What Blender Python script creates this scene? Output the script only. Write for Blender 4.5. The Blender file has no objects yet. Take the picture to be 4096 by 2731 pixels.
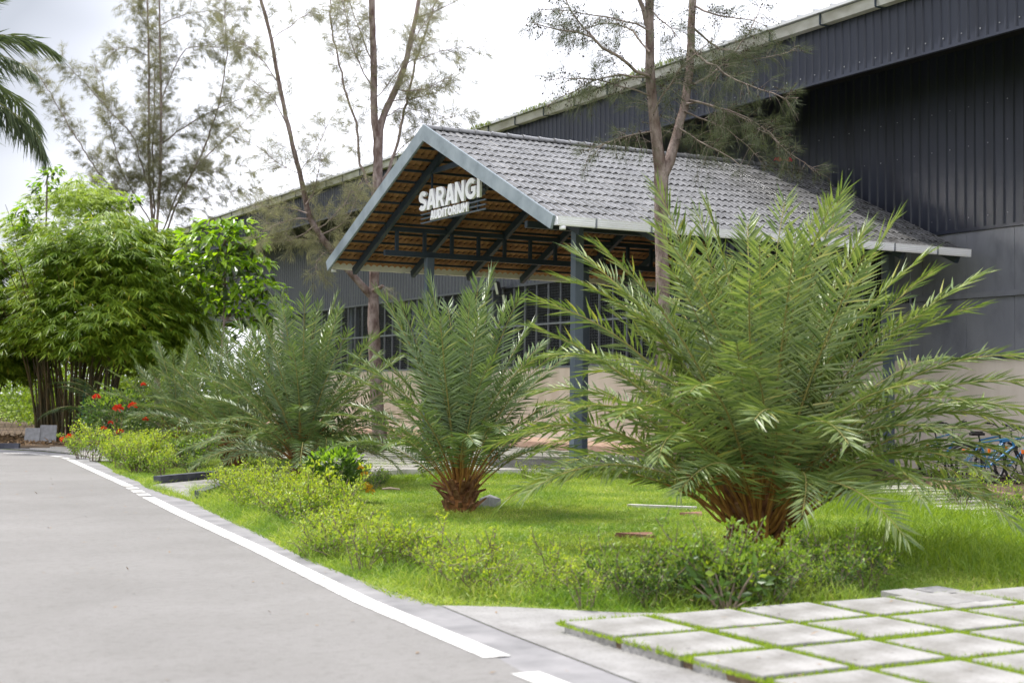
import bpy, math, random
import numpy as np
from mathutils import Vector, Matrix

# ------------------------------------------------------------------ scene, camera, sky, sun
SC = bpy.context.scene
COL = SC.collection
R = math.radians
SC.view_settings.view_transform = 'Standard'
SC.view_settings.look = 'None'
SC.view_settings.gamma = 1.0
SC.view_settings.exposure = 0.90
SC.render.engine = 'CYCLES'
SC.cycles.max_bounces = 8
SC.cycles.transparent_max_bounces = 8

# world: X runs along the entrance roof towards the hall, Y runs along the hall wall away from us
EYE = Vector((0.0, 0.0, 1.5))
HEAD, PITCH, ROLL = R(60.947), R(2.0863), R(0.5971)
f0 = Vector((math.cos(HEAD), math.sin(HEAD), 0.0))
r0 = Vector((math.sin(HEAD), -math.cos(HEAD), 0.0))
zz = Vector((0, 0, 1))
fw = f0 * math.cos(PITCH) + zz * math.sin(PITCH)
u0 = zz * math.cos(PITCH) - f0 * math.sin(PITCH)
rt = r0 * math.cos(ROLL) + u0 * math.sin(ROLL)
up = u0 * math.cos(ROLL) - r0 * math.sin(ROLL)
cd = bpy.data.cameras.new('camera')
cam = bpy.data.objects.new('camera', cd)
COL.objects.link(cam)
cam.matrix_world = Matrix((
    (rt.x, up.x, -fw.x, EYE.x), (rt.y, up.y, -fw.y, EYE.y), (rt.z, up.z, -fw.z, EYE.z), (0, 0, 0, 1)))
cd.sensor_width = 36.0
cd.lens = 50.0
cd.clip_end = 3000
cd.dof.use_dof = True
cd.dof.focus_distance = 21.0
cd.dof.aperture_fstop = 2.2
SC.camera = cam

SUN_EL = R(58)
sun_h = Vector((-0.52, 0.854)).normalized()
w = bpy.data.worlds.new("World")
SC.world = w
w.use_nodes = True
nt = w.node_tree
nt.nodes.clear()
out = nt.nodes.new('ShaderNodeOutputWorld')
bg = nt.nodes.new('ShaderNodeBackground')
sky = nt.nodes.new('ShaderNodeTexSky')
sky.sky_type = 'NISHITA'
sky.sun_disc = False
sky.sun_elevation = SUN_EL
sky.sun_rotation = math.atan2(sun_h.x, sun_h.y)
sky.dust_density = 4.0
sky.air_density = 1.0
tc = nt.nodes.new('ShaderNodeTexCoord')
mp = nt.nodes.new('ShaderNodeMapping')
mp.inputs['Scale'].default_value = (1.0, 1.0, 2.2)
nz = nt.nodes.new('ShaderNodeTexNoise')
nz.inputs['Scale'].default_value = 1.7
nz.inputs['Detail'].default_value = 3.0
cr = nt.nodes.new('ShaderNodeValToRGB')
cr.color_ramp.elements[0].position = 0.36
cr.color_ramp.elements[0].color = (2.95, 3.1, 3.45, 1)
cr.color_ramp.elements[1].position = 0.60
cr.color_ramp.elements[1].color = (10.1, 10.2, 11.2, 1)
mx = nt.nodes.new('ShaderNodeMixRGB')
mx.inputs[0].default_value = 0.88
nt.links.new(tc.outputs['Generated'], mp.inputs['Vector'])
nt.links.new(mp.outputs['Vector'], nz.inputs['Vector'])
dp = nt.nodes.new('ShaderNodeVectorMath'); dp.operation = 'DOT_PRODUCT'
dp.inputs[1].default_value = (-0.32, 0.72, 0.50)
mr = nt.nodes.new('ShaderNodeMapRange')
mr.inputs['From Min'].default_value = 0.56; mr.inputs['From Max'].default_value = 0.80
mr.inputs['To Min'].default_value = 0.22; mr.inputs['To Max'].default_value = -0.34
ad = nt.nodes.new('ShaderNodeMath'); ad.operation = 'ADD'
nt.links.new(tc.outputs['Generated'], dp.inputs[0])
nt.links.new(dp.outputs['Value'], mr.inputs['Value'])
nt.links.new(nz.outputs['Fac'], ad.inputs[0]); nt.links.new(mr.outputs['Result'], ad.inputs[1])
nt.links.new(ad.outputs[0], cr.inputs['Fac'])
nt.links.new(sky.outputs['Color'], mx.inputs[1])
nt.links.new(cr.outputs['Color'], mx.inputs[2])
nt.links.new(mx.outputs['Color'], bg.inputs['Color'])
bg.inputs['Strength'].default_value = 0.112
nt.links.new(bg.outputs['Background'], out.inputs['Surface'])

sl = bpy.data.lights.new('sun', 'SUN')
sl.energy = 3.7
sl.angle = R(2.0)
sl.color = (1.0, 0.97, 0.915)
so = bpy.data.objects.new('sun', sl)
COL.objects.link(so)
sd = Vector((sun_h.x * math.cos(SUN_EL), sun_h.y * math.cos(SUN_EL), math.sin(SUN_EL)))
so.rotation_euler = (-sd).to_track_quat('-Z', 'Y').to_euler()
so.location = sd * 60

# ------------------------------------------------------------------ materials
def mat(name, c1, c2=None, rough=0.6, spec=0.4, nscale=3.0, lo=0.35, hi=0.65, metal=0.0, bump=0.0, bscale=40.0,
        coat=0.0, stretch=None, detail=5.0, grime=()):
    m = bpy.data.materials.new(name)
    m.use_nodes = True
    t = m.node_tree
    b = t.nodes['Principled BSDF']
    b.inputs['Roughness'].default_value = rough
    b.inputs['Specular IOR Level'].default_value = spec
    b.inputs['Metallic'].default_value = metal
    b.inputs['Coat Weight'].default_value = coat
    b.inputs['Coat Roughness'].default_value = 0.15
    b.inputs['Base Color'].default_value = (*c1, 1)
    tcn = t.nodes.new('ShaderNodeTexCoord')
    if c2 is not None:
        n = t.nodes.new('ShaderNodeTexNoise')
        n.inputs['Scale'].default_value = nscale
        n.inputs['Detail'].default_value = detail
        r = t.nodes.new('ShaderNodeValToRGB')
        r.color_ramp.elements[0].position = lo
        r.color_ramp.elements[1].position = hi
        r.color_ramp.elements[0].color = (*c1, 1)
        r.color_ramp.elements[1].color = (*c2, 1)
        if stretch:
            g = t.nodes.new('ShaderNodeMapping')
            g.inputs['Scale'].default_value = stretch
            t.links.new(tcn.outputs['Object'], g.inputs['Vector'])
            t.links.new(g.outputs['Vector'], n.inputs['Vector'])
        else:
            t.links.new(tcn.outputs['Object'], n.inputs['Vector'])
        t.links.new(n.outputs['Fac'], r.inputs['Fac'])
        t.links.new(r.outputs['Color'], b.inputs['Base Color'])
    if grime:
        bc = b.inputs['Base Color']
        src = bc.links[0].from_socket if bc.links else None
        for (gs, glo, ghi, gcol, gdet) in grime:
            n3 = t.nodes.new('ShaderNodeTexNoise'); n3.inputs['Scale'].default_value = gs; n3.inputs['Detail'].default_value = gdet; n3.inputs['Roughness'].default_value = .62
            r3 = t.nodes.new('ShaderNodeValToRGB'); r3.color_ramp.elements[0].position = glo; r3.color_ramp.elements[1].position = ghi
            r3.color_ramp.elements[0].color = (*gcol, 1); r3.color_ramp.elements[1].color = (1, 1, 1, 1)
            m3 = t.nodes.new('ShaderNodeMixRGB'); m3.blend_type = 'MULTIPLY'; m3.inputs[0].default_value = 1.0
            if stretch and gs < 30:
                g3 = t.nodes.new('ShaderNodeMapping'); g3.inputs['Scale'].default_value = stretch
                t.links.new(tcn.outputs['Object'], g3.inputs['Vector']); t.links.new(g3.outputs['Vector'], n3.inputs['Vector'])
            else:
                t.links.new(tcn.outputs['Object'], n3.inputs['Vector'])
            t.links.new(n3.outputs['Fac'], r3.inputs['Fac'])
            if src: t.links.new(src, m3.inputs[1])
            else: m3.inputs[1].default_value = (*c1, 1)
            t.links.new(r3.outputs['Color'], m3.inputs[2]); src = m3.outputs['Color']
        t.links.new(src, bc)
    if bump:
        n2 = t.nodes.new('ShaderNodeTexNoise')
        n2.inputs['Scale'].default_value = bscale
        n2.inputs['Detail'].default_value = 4
        bp = t.nodes.new('ShaderNodeBump')
        bp.inputs['Strength'].default_value = bump
        bp.inputs['Distance'].default_value = 0.02
        t.links.new(tcn.outputs['Object'], n2.inputs['Vector'])
        t.links.new(n2.outputs['Fac'], bp.inputs['Height'])
        t.links.new(bp.outputs['Normal'], b.inputs['Normal'])
    return m

def leaf(name, c1, c2, trans=0.35, rough=0.45, spec=0.4, tcol=None, c3=None, patch=None):
    """two-sided leaf: glossy face plus light coming through; every leaf its own tint"""
    m = bpy.data.materials.new(name)
    m.use_nodes = True
    t = m.node_tree
    b = t.nodes['Principled BSDF']
    b.inputs['Roughness'].default_value = rough
    b.inputs['Specular IOR Level'].default_value = spec
    g = t.nodes.new('ShaderNodeNewGeometry')
    r = t.nodes.new('ShaderNodeValToRGB')
    r.color_ramp.elements[0].color = (*c1, 1)
    r.color_ramp.elements[1].color = (*c2, 1)
    if c3:
        e = r.color_ramp.elements.new(0.96)
        e.color = (*c2, 1)
        r.color_ramp.elements[2].color = (*c3, 1)
    t.links.new(g.outputs['Random Per Island'], r.inputs['Fac'])
    colr = r.outputs['Color']
    if patch:
        tcn = t.nodes.new('ShaderNodeTexCoord'); n = t.nodes.new('ShaderNodeTexNoise'); n.inputs['Scale'].default_value = patch[1]; n.inputs['Detail'].default_value = 4
        rp = t.nodes.new('ShaderNodeValToRGB'); rp.color_ramp.elements[0].position = .38; rp.color_ramp.elements[1].position = .66
        rp.color_ramp.elements[0].color = (*patch[2], 1); rp.color_ramp.elements[1].color = (*patch[3], 1)
        pm = t.nodes.new('ShaderNodeMixRGB'); pm.blend_type = 'MULTIPLY'; pm.inputs[0].default_value = patch[0]
        t.links.new(tcn.outputs['Object'], n.inputs['Vector']); t.links.new(n.outputs['Fac'], rp.inputs['Fac'])
        t.links.new(colr, pm.inputs[1]); t.links.new(rp.outputs['Color'], pm.inputs[2]); colr = pm.outputs['Color']
    t.links.new(colr, b.inputs['Base Color'])
    tr = t.nodes.new('ShaderNodeBsdfTranslucent')
    mu = t.nodes.new('ShaderNodeMixRGB')
    mu.blend_type = 'MULTIPLY'
    mu.inputs[0].default_value = 1.0
    mu.inputs[2].default_value = (*(tcol or (1.9, 1.9, 0.9)), 1)
    t.links.new(colr, mu.inputs[1])
    t.links.new(mu.outputs['Color'], tr.inputs['Color'])
    ms = t.nodes.new('ShaderNodeMixShader')
    ms.inputs[0].default_value = trans
    t.links.new(b.outputs[0], ms.inputs[1])
    t.links.new(tr.outputs[0], ms.inputs[2])
    t.links.new(ms.outputs[0], t.nodes['Material Output'].inputs['Surface'])
    return m

M = dict(
    asphalt=mat('asphalt', (.172, .166, .160), (.208, .201, .195), .85, .3, 0.35, .3, .7, bump=.35, bscale=220, detail=12, grime=((1.3, .30, .60, (.88, .88, .87), 8), (14, .36, .50, (.88, .88, .87), 6), (110, .36, .47, (.70, .70, .70), 3))),
    shoulder=mat('shoulder_asphalt', (.15, .148, .153), (.235, .23, .235), .85, .3, 2.5, detail=10, bump=.3, bscale=120),
    paint=mat('road_paint', (.60, .595, .575), (.50, .495, .48), .6, .3, 9, .35, .8, grime=((7, .38, .48, (.60, .59, .58), 8), (60, .38, .46, (.66, .66, .66), 4))),
    slab=mat('concrete_slab', (.225, .22, .213), (.295, .288, .28), .85, .3, 1.6, bump=.25, bscale=70, grime=((3.1, .38, .60, (.74, .73, .70), 9), (40, .34, .44, (.72, .71, .70), 4))),
    apron=mat('apron_concrete', (.205, .20, .196), (.27, .265, .26), .85, .3, 3.0, .3, .7, bump=.2, bscale=50, detail=9, grime=((2.0, .36, .55, (.80, .79, .78), 9), (50, .36, .46, (.75, .75, .74), 4))),
    strip=mat('strip_concrete', (.32, .305, .28), (.40, .38, .35), .85, .3, 3.0),
    kerb_dark=mat('painted_kerb', (.045, .048, .065), (.085, .088, .105), .7, .3, 5),
    kerb_pale=mat('pale_kerb', (.47, .45, .43), (.36, .34, .32), .8, .3, 5),
    kerb_brown=mat('brown_kerb', (.30, .19, .14), (.38, .27, .21), .85, .2, 6),
    soil=mat('soil', (.07, .05, .035), (.13, .095, .065), .95, .1, 2.5, bump=.5, bscale=12),
    turf=mat('turf', (.085, .105, .03), (.19, .25, .04), .95, .1, .9, bump=.6, bscale=30),
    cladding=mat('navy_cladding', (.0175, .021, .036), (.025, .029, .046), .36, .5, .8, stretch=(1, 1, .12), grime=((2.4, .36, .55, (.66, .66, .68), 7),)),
    cladding_sheen=mat('sky_sheen_cladding', (.060, .066, .086), (.078, .084, .104), .36, .6, .8, stretch=(1, 1, .15)),  # same cladding, paler: grazing sky reflection put into the base colour
    screw=mat('screw', (.34, .34, .36), rough=.5, metal=.4),
    panel=mat('dark_panel', (.115, .12, .145), (.185, .19, .21), .34, .5, 1.2, .3, .75, stretch=(1, 1, .5), grime=((1.7, .36, .55, (.72, .72, .74), 7),)),
    beige=mat('beige_wall', (.60, .53, .45), (.65, .58, .50), .9, .2, .7, bump=.1, bscale=30, stretch=(1, 1, .25), grime=((1.6, .36, .58, (.88, .86, .83), 8),)),
    soffit=mat('soffit', (.012, .012, .015), rough=.8),
    interior=mat('dark_interior', (.015, .016, .02), rough=.9, spec=.1),
    galva=mat('galvanised_steel', (.17, .185, .22), (.22, .235, .265), .45, .5, 6, metal=.3),
    wire=mat('wire', (.12, .13, .15), rough=.5),
    hgutter=mat('weathered_gutter', (.36, .345, .31), (.56, .55, .53), .7, .3, 1.4, stretch=(1, 1, 3)),
    hroof=mat('roof_sheet', (.42, .43, .45), (.50, .51, .53), .5, .4, .6),
    moss=leaf('moss', (.12, .16, .03), (.20, .24, .04), .2),
    tile=mat('grey_tile', (.115, .115, .118), (.185, .184, .188), .24, .6, 2.5, coat=.5, grime=((6.5, .40, .54, (.60, .59, .57), 5), (1.1, .35, .6, (.74, .74, .72), 6))),
    tile_under=mat('unglazed_tile', (.215, .10, .052), (.42, .225, .12), .85, .2, 2.6, .3, .7, stretch=(1.2, .8, 1)),
    steel=mat('slate_blue_steel', (.075, .097, .128), (.09, .112, .145), .5, .4, 3),
    steel_dark=mat('dark_blue_steel', (.020, .030, .045), (.028, .040, .056), .55, .35, 3),
    barge=mat('grey_blue_board', (.155, .188, .214), (.20, .235, .262), .55, .4, 3, grime=((4, .34, .52, (.80, .81, .82), 8),)),
    pvc=mat('white_gutter', (.78, .78, .83), (.84, .84, .88), .35, .5, 2),
    pvc_cream=mat('cream_gutter', (.60, .57, .54), (.68, .65, .61), .5, .4, 2),
    letter=mat('white_letter', (.93, .93, .96), rough=.4),
    black=mat('black_plastic', (.012, .012, .014), rough=.45),
    lens=mat('lamp_glass', (.55, .56, .55), rough=.15, spec=.6),
    bark=mat('casuarina_bark', (.12, .08, .068), (.29, .235, .215), .9, .2, 7, .35, .68, bump=.8, bscale=35, stretch=(1, 1, .45), grime=((16, .36, .52, (.6, .58, .56), 6),)),
    bark_dark=mat('thin_bark', (.16, .125, .11), (.26, .21, .185), .9, .2, 8),
    palm_bark=mat('palm_trunk', (.10, .045, .018), (.26, .115, .04), .9, .2, 14, bump=.8, bscale=30),
    boot=mat('leaf_base', (.11, .048, .02), (.27, .145, .075), .85, .2, 9, grime=((25, .36, .52, (.55, .52, .5), 5),)),
    rachis=mat('rachis', (.20, .20, .06), (.27, .22, .07), .6, .3, 6),
    petiole=mat('orange_petiole', (.20, .085, .02), (.32, .17, .04), .6, .3, 6),
    palm=leaf('date_palm_leaf', (.075, .125, .045), (.185, .25, .095), .18, .43, .5, (1.45, 1.5, .6), (.36, .34, .13)),
    palm_pale=leaf('date_palm_leaf_pale', (.085, .14, .042), (.255, .31, .105), .22, .43, .5, (1.45, 1.5, .6), (.44, .39, .10)),
    palm_blue=leaf('date_palm_leaf_grey', (.07, .118, .042), (.165, .222, .082), .20, .43, .5, (1.45, 1.5, .65), (.30, .29, .10)),
    coco=leaf('coconut_leaf', (.07, .10, .06), (.13, .165, .085), .25, .35, .6),
    young=leaf('young_palm_leaf', (.12, .21, .02), (.18, .28, .03), .45, .4, .4),
    bamboo=leaf('bamboo_leaf', (.095, .175, .018), (.25, .345, .035), .32, .42, .35, (1.8, 1.8, .6), (.42, .36, .06), (1.0, .9, (.72, .78, .7), (1.15, 1.08, 1.0))),
    bamboo_pale=leaf('pale_bamboo_leaf', (.20, .28, .05), (.32, .40, .08), .42, .45, .35),
    culm=mat('culm', (.045, .042, .014), (.10, .065, .022), .5, .4, 3),
    needle=leaf('casuarina_needle', (.14, .148, .092), (.25, .248, .16), .48, .6, .08, (1.4, 1.35, 1.0)),
    needle_near=leaf('near_casuarina_needle', (.060, .075, .042), (.115, .13, .075), .25, .6, .15, (1.4, 1.4, .9)),
    cone=mat('cone', (.035, .022, .015), rough=.9),
    broad=leaf('broad_leaf', (.11, .23, .015), (.27, .40, .03), .42, .32, .45, (1.8, 1.8, .5)),
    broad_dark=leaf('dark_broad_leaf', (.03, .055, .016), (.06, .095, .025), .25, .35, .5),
    bush=leaf('background_leaf', (.09, .15, .015), (.19, .255, .025), .38, .5, .3),
    duranta=leaf('duranta_leaf', (.19, .28, .03), (.38, .44, .05), .38, .45, .4, (1.6, 1.6, .5)),
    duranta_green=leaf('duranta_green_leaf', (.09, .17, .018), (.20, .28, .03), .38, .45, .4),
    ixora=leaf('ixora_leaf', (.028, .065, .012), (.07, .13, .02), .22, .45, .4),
    ixora_tip=leaf('ixora_new_leaf', (.15, .27, .025), (.20, .32, .03), .42, .35, .5),
    yellow=leaf('yellow_petal', (.55, .33, .03), (.7, .45, .05), .3, .6, .2, (1.2, 1.2, .8)),
    red=leaf('red_petal', (.45, .025, .012), (.60, .05, .02), .3, .6, .2, (1.2, 1.2, .8)),
    twig=mat('twig', (.13, .095, .065), (.22, .18, .14), .9, .2, 10),
    grass=leaf('grass_blade', (.155, .265, .04), (.315, .415, .085), .40, .5, .3, (1.5, 1.5, .6), (.50, .47, .26), (1.0, .8, (.55, .66, .55), (1.28, 1.12, 1.2))),
    weed=leaf('weed_blade', (.12, .21, .02), (.23, .31, .04), .40, .5, .35, (1.7, 1.7, .5)),
    joint=leaf('joint_grass', (.16, .25, .025), (.26, .34, .035), .3, .6, .2),
    brick=mat('brick', (.17, .085, .06), (.24, .14, .10), .9, .2, 10),
    stone=mat('stone', (.30, .30, .30), (.22, .22, .22), .9, .2, 10),
    wood=mat('old_wood', (.16, .125, .10), (.25, .20, .165), .9, .2, 8),
    teal=mat('teal_paint', (.01, .19, .19), (.015, .24, .24), .5, .4, 5),
    bike_blue=mat('blue_frame_paint', (.010, .125, .29), (.014, .15, .33), .3, .5, 4, coat=.4),
    rubber=mat('rubber', (.014, .014, .014), rough=.8),
    alloy=mat('alloy', (.45, .45, .46), rough=.3, metal=.8),
    orange=mat('orange_reflector', (.75, .16, .01), rough=.3),
    redcloth=mat('red_cloth', (.55, .03, .08), rough=.9),
    white_wall=mat('white_column', (.72, .70, .66), rough=.8),
    grey_door=mat('grey_door', (.13, .135, .15), rough=.6),
    drybrown=mat('dry_leaf', (.22, .14, .07), rough=.9),
)

# ------------------------------------------------------------------ mesh building
class MB:
    def __init__(s):
        s.v = []; s.n = 0; s.l = []; s.sz = []; s.mi = []; s.sm = []
    def add(s, V, Fq, mi=0, smooth=False):
        V = np.asarray(V, dtype=np.float32).reshape(-1, 3)
        Fq = np.asarray(Fq, dtype=np.int32)
        s.v.append(V)
        s.l.append((Fq + s.n).reshape(-1)); s.sz.append(np.full(len(Fq), Fq.shape[1], np.int32))
        s.mi.append(np.full(len(Fq), mi, np.int32)); s.sm.append(np.full(len(Fq), smooth, bool))
        s.n += len(V)
    def box(s, x0, x1, y0, y1, z0, z1, mi=0):
        s.add([(x0, y0, z0), (x1, y0, z0), (x1, y1, z0), (x0, y1, z0), (x0, y0, z1), (x1, y0, z1), (x1, y1, z1), (x0, y1, z1)],
              [(0, 3, 2, 1), (4, 5, 6, 7), (0, 1, 5, 4), (1, 2, 6, 5), (2, 3, 7, 6), (3, 0, 4, 7)], mi)
    def bar(s, p, q, w, h, mi=0, upv=(0, 0, 1)):
        p = Vector(p); q = Vector(q); d = (q - p).normalized()
        a = d.cross(Vector(upv))
        if a.length < 1e-4: a = d.cross(Vector((1, 0, 0)))
        a.normalize(); b = a.cross(d).normalized()
        a *= w / 2; b *= h / 2
        s.add([p - a - b, p + a - b, p + a + b, p - a + b, q - a - b, q + a - b, q + a + b, q - a + b],
              [(0, 3, 2, 1), (4, 5, 6, 7), (0, 1, 5, 4), (1, 2, 6, 5), (2, 3, 7, 6), (3, 0, 4, 7)], mi)
    def tube(s, pts, rad, n=6, mi=0, cap=True, smooth=True):
        P = np.array([tuple(p) for p in pts], float)
        k = len(P)
        rad = np.full(k, rad) if np.isscalar(rad) else np.asarray(rad, float)
        T = np.gradient(P, axis=0); T /= np.linalg.norm(T, axis=1)[:, None] + 1e-9
        ref = np.array([0, 0, 1.]) if abs(T[0][2]) < .9 else np.array([1., 0, 0])
        a = np.cross(T, ref); a /= np.linalg.norm(a, axis=1)[:, None] + 1e-9
        b = np.cross(T, a)
        th = np.arange(n) * 2 * math.pi / n
        V = P[:, None, :] + rad[:, None, None] * (np.cos(th)[None, :, None] * a[:, None, :] + np.sin(th)[None, :, None] * b[:, None, :])
        i = np.arange(k - 1)[:, None] * n; j = np.arange(n)[None, :]; j2 = (j + 1) % n
        Fq = np.stack([i + j, i + j2, i + n + j2, i + n + j], -1).reshape(-1, 4)
        s.add(V.reshape(-1, 3), Fq, mi, smooth)
        if cap:
            s.add(V[-1], [tuple(range(n))], mi)
            s.add(V[0], [tuple(reversed(range(n)))], mi)
    def lathe(s, prof, n=14, mi=0, at=(0, 0, 0), smooth=True):
        th = np.arange(n) * 2 * math.pi / n
        V = np.array([[(at[0] + r * math.cos(t), at[1] + r * math.sin(t), at[2] + z) for t in th] for r, z in prof])
        k = len(prof)
        i = np.arange(k - 1)[:, None] * n; j = np.arange(n)[None, :]; j2 = (j + 1) % n
        s.add(V.reshape(-1, 3), np.stack([i + j, i + j2, i + n + j2, i + n + j], -1).reshape(-1, 4), mi, smooth)
    def prism(s, poly, z0, z1, mi=0):
        k = len(poly)
        V = [(x, y, z0) for x, y in poly] + [(x, y, z1) for x, y in poly]
        s.add(V, [tuple(range(k, 2 * k))], mi)
        s.add(V, [tuple(reversed(range(k)))], mi)
        s.add(V, [(i, (i + 1) % k, k + (i + 1) % k, k + i) for i in range(k)], mi)
    def blades(s, base, d, side, length, width, fold=None, mi=0, mid=.4, nrm=None):
        """n leaves at once: base point, unit direction, unit side vector; diamond folded along its length"""
        base = np.asarray(base, float); n = len(base)
        length = np.broadcast_to(np.asarray(length, float), (n,))[:, None]
        width = np.broadcast_to(np.asarray(width, float), (n,))[:, None]
        m = base + d * length * mid
        off = 0 if nrm is None else nrm * (length * (fold if fold is not None else .0))
        V = np.stack([base, m + side * width / 2 + off, base + d * length, m - side * width / 2 + off], 1)
        i = np.arange(n)[:, None] * 4
        s.add(V.reshape(-1, 3), np.concatenate([i + np.array([[0, 1, 2]]), i + np.array([[0, 2, 3]])], 0), mi)
    def data(s, name, mats):
        me = bpy.data.meshes.new(name)
        V = np.concatenate(s.v) if s.v else np.zeros((0, 3), np.float32)
        L = np.concatenate(s.l); S = np.concatenate(s.sz)
        me.vertices.add(len(V)); me.vertices.foreach_set('co', V.reshape(-1))
        me.loops.add(len(L)); me.loops.foreach_set('vertex_index', L)
        me.polygons.add(len(S))
        st = np.concatenate([[0], np.cumsum(S)[:-1]]).astype(np.int32)
        me.polygons.foreach_set('loop_start', st); me.polygons.foreach_set('loop_total', S)
        me.polygons.foreach_set('material_index', np.concatenate(s.mi))
        me.polygons.foreach_set('use_smooth', np.concatenate(s.sm))
        for m in (mats if isinstance(mats, (list, tuple)) else [mats]):
            me.materials.append(m)
        me.update(calc_edges=True)
        me.validate()
        return me
    def build(s, name, mats, parent=None):
        return obj(name, s.data(name, mats), parent)

def obj(name, me, parent=None):
    o = bpy.data.objects.new(name, me)
    COL.objects.link(o)
    if parent is not None: o.parent = parent
    return o

def tag(o, label=None, cat=None, group=None, kind=None):
    if label: o['label'] = label
    if cat: o['category'] = cat
    if group: o['group'] = group
    if kind: o['kind'] = kind
    return o

def thing(name, label, cat, loc=(0, 0, 0), rz=0.0, group=None):
    o = bpy.data.objects.new(name, None)
    COL.objects.link(o)
    o.empty_display_size = .2
    o.location = loc; o.rotation_euler = (0, 0, rz)
    return tag(o, label, cat, group)

def copy_tree(o, parent=None):
    c = o.copy(); COL.objects.link(c)
    if parent is not None: c.parent = parent
    for ch in list(o.children): copy_tree(ch, c)
    return c

def unit(a): return a / (np.linalg.norm(a, axis=-1, keepdims=True) + 1e-9)
def rnd(n, rng): return unit(rng.normal(size=(n, 3)))

def inside(px, py, poly):
    c = np.zeros(len(px), bool); k = len(poly)
    for i in range(k):
        x0, y0 = poly[i]; x1, y1 = poly[(i + 1) % k]
        m = ((y0 > py) != (y1 > py)) & (px < (x1 - x0) * (py - y0) / (y1 - y0 + 1e-12) + x0)
        c ^= m
    return c

# ------------------------------------------------------------------ ground, road, pavements
def sheet(name, poly, z, m):
    b = MB(); b.add([(x, y, z) for x, y in poly], [tuple(range(len(poly)))])
    return tag(b.build(name, m), kind='structure')

EDGE = [(3.6, -14), (3.95, 0), (4.1, 5), (4.2, 6.23), (4.33, 7.84), (4.46, 9.0), (4.45, 9.6), (4.51, 10.8), (4.67, 12.43), (4.99, 14.5),
        (5.34, 17.14), (5.58, 18.84), (5.66, 20.1), (5.84, 22.0), (5.95, 22.9), (6.33, 26.3), (6.86, 30.1), (7.05, 31.8),
        (7.0, 33.5), (6.7, 35.2), (6.0, 36.6), (5.0, 37.1)]
b = MB(); b.add([(-400, -400, 0), (400, -400, 0), (400, 400, 0), (-400, 400, 0)], [(0, 1, 2, 3)])
tag(b.build('ground', M['turf']), kind='structure')
INNER = [(x - .62 + (0.25 if y < 12 else 0) + (.1 if y > 30 else 0), y) for x, y in EDGE]
sheet('road_shoulder', EDGE + [(-60, 37.1), (-60, 29), (-2.4, 29), (-2.4, -14)], .004, M['shoulder'])
LINE = [(3.55, 0), (3.68, 4.0), (3.80, 6.68), (3.88, 7.12), (4.05, 9.42), (4.49, 13.07), (4.93, 17.3), (5.22, 19.74), (5.53, 22.03), (5.97, 26.15),
        (6.47, 30.79), (6.55, 32.0), (6.42, 33.0), (6.1, 33.95), (5.55, 34.7), (4.9, 35.0), (3.5, 35.1), (1.0, 35.1), (-8, 35.1)]
sheet('road', [(3.3, -13)] + LINE + [(-59, 36.3), (-59, 29.6), (-2.1, 29.6), (-2.1, -13)], .008, M['asphalt'])

def along(t0, t1, path):
    P = np.array(path, float); seg = np.linalg.norm(np.diff(P, axis=0), axis=1); cum = np.concatenate([[0], np.cumsum(seg)])
    ds = np.unique(np.concatenate([[t0, t1], cum[(cum > t0) & (cum < t1)], np.linspace(t0, t1, max(2, int((t1 - t0) / .8)))]))
    return np.stack([np.interp(ds, cum, P[:, 0]), np.interp(ds, cum, P[:, 1])], 1)
def dist_at(path, y):
    P = np.array(path, float); cum = np.concatenate([[0], np.cumsum(np.linalg.norm(np.diff(P, axis=0), axis=1))])
    return np.interp(y, P[:, 1], cum)
def ribbon(pts, wd, z):
    T = np.gradient(pts, axis=0); T /= np.linalg.norm(T, axis=1)[:, None]
    N = np.stack([-T[:, 1], T[:, 0]], 1) * wd / 2
    k = len(pts)
    V = np.concatenate([np.c_[pts + N, np.full(k, z)], np.c_[pts - N, np.full(k, z)]])
    return V, [(i, i + 1, k + i + 1, k + i)[::-1] for i in range(k - 1)]
b = MB()
mono = LINE[:13]
for y0, y1 in ((1.0, 3.6), (4.2, 6.66), (7.12, 19.74), (20.0, 20.45), (20.7, 21.15), (21.4, 21.8), (22.05, 30.8)):
    V, Fq = ribbon(along(dist_at(mono, y0), dist_at(mono, y1), LINE), .17 if y0 < 21.9 else .15, .012); b.add(V, Fq)
d0 = dist_at(mono, 31.0)
for k in range(16):
    V, Fq = ribbon(along(d0 + k * 1.0, d0 + k * 1.0 + .62, LINE), .14, .012); b.add(V, Fq)
tag(b.build('road_marking', M['paint']), kind='structure')

sheet('concrete_apron', [(3.95, -10), (4.1, 5), (4.2, 6.23), (4.33, 7.84), (4.46, 9.02), (4.87, 8.74), (5.45, 8.18), (6.2, 7.78), (6.6, 7.74), (6.6, 7.66), (4.66, 7.66), (4.6, -10)], .010, M['apron'])
walk = [(5.66, 19.1), (5.84, 22.0), (6.1, 22.45), (7.25, 23.4), (9.1, 24.55), (10.8, 25.5), (10.8, 23.55), (9.2, 23.0), (7.7, 21.8), (6.4, 20.35), (5.75, 19.05)]
sheet('footpath', walk, .014, M['slab'])
sheet('forecourt_soil', [(19.2, 20.2), (18.3, 18.1), (16.1, 14.06), (13.9, 9.2), (13.0, 4), (22.2, 4), (22.2, 62), (19.2, 62)], .010, M['soil'])
sheet('bamboo_bed', [(-60, 37.6), (6.0, 37.4), (7.2, 36.8), (9.8, 39.2), (12, 44), (12, 75), (-60, 75)], .010, M['soil'])
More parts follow.
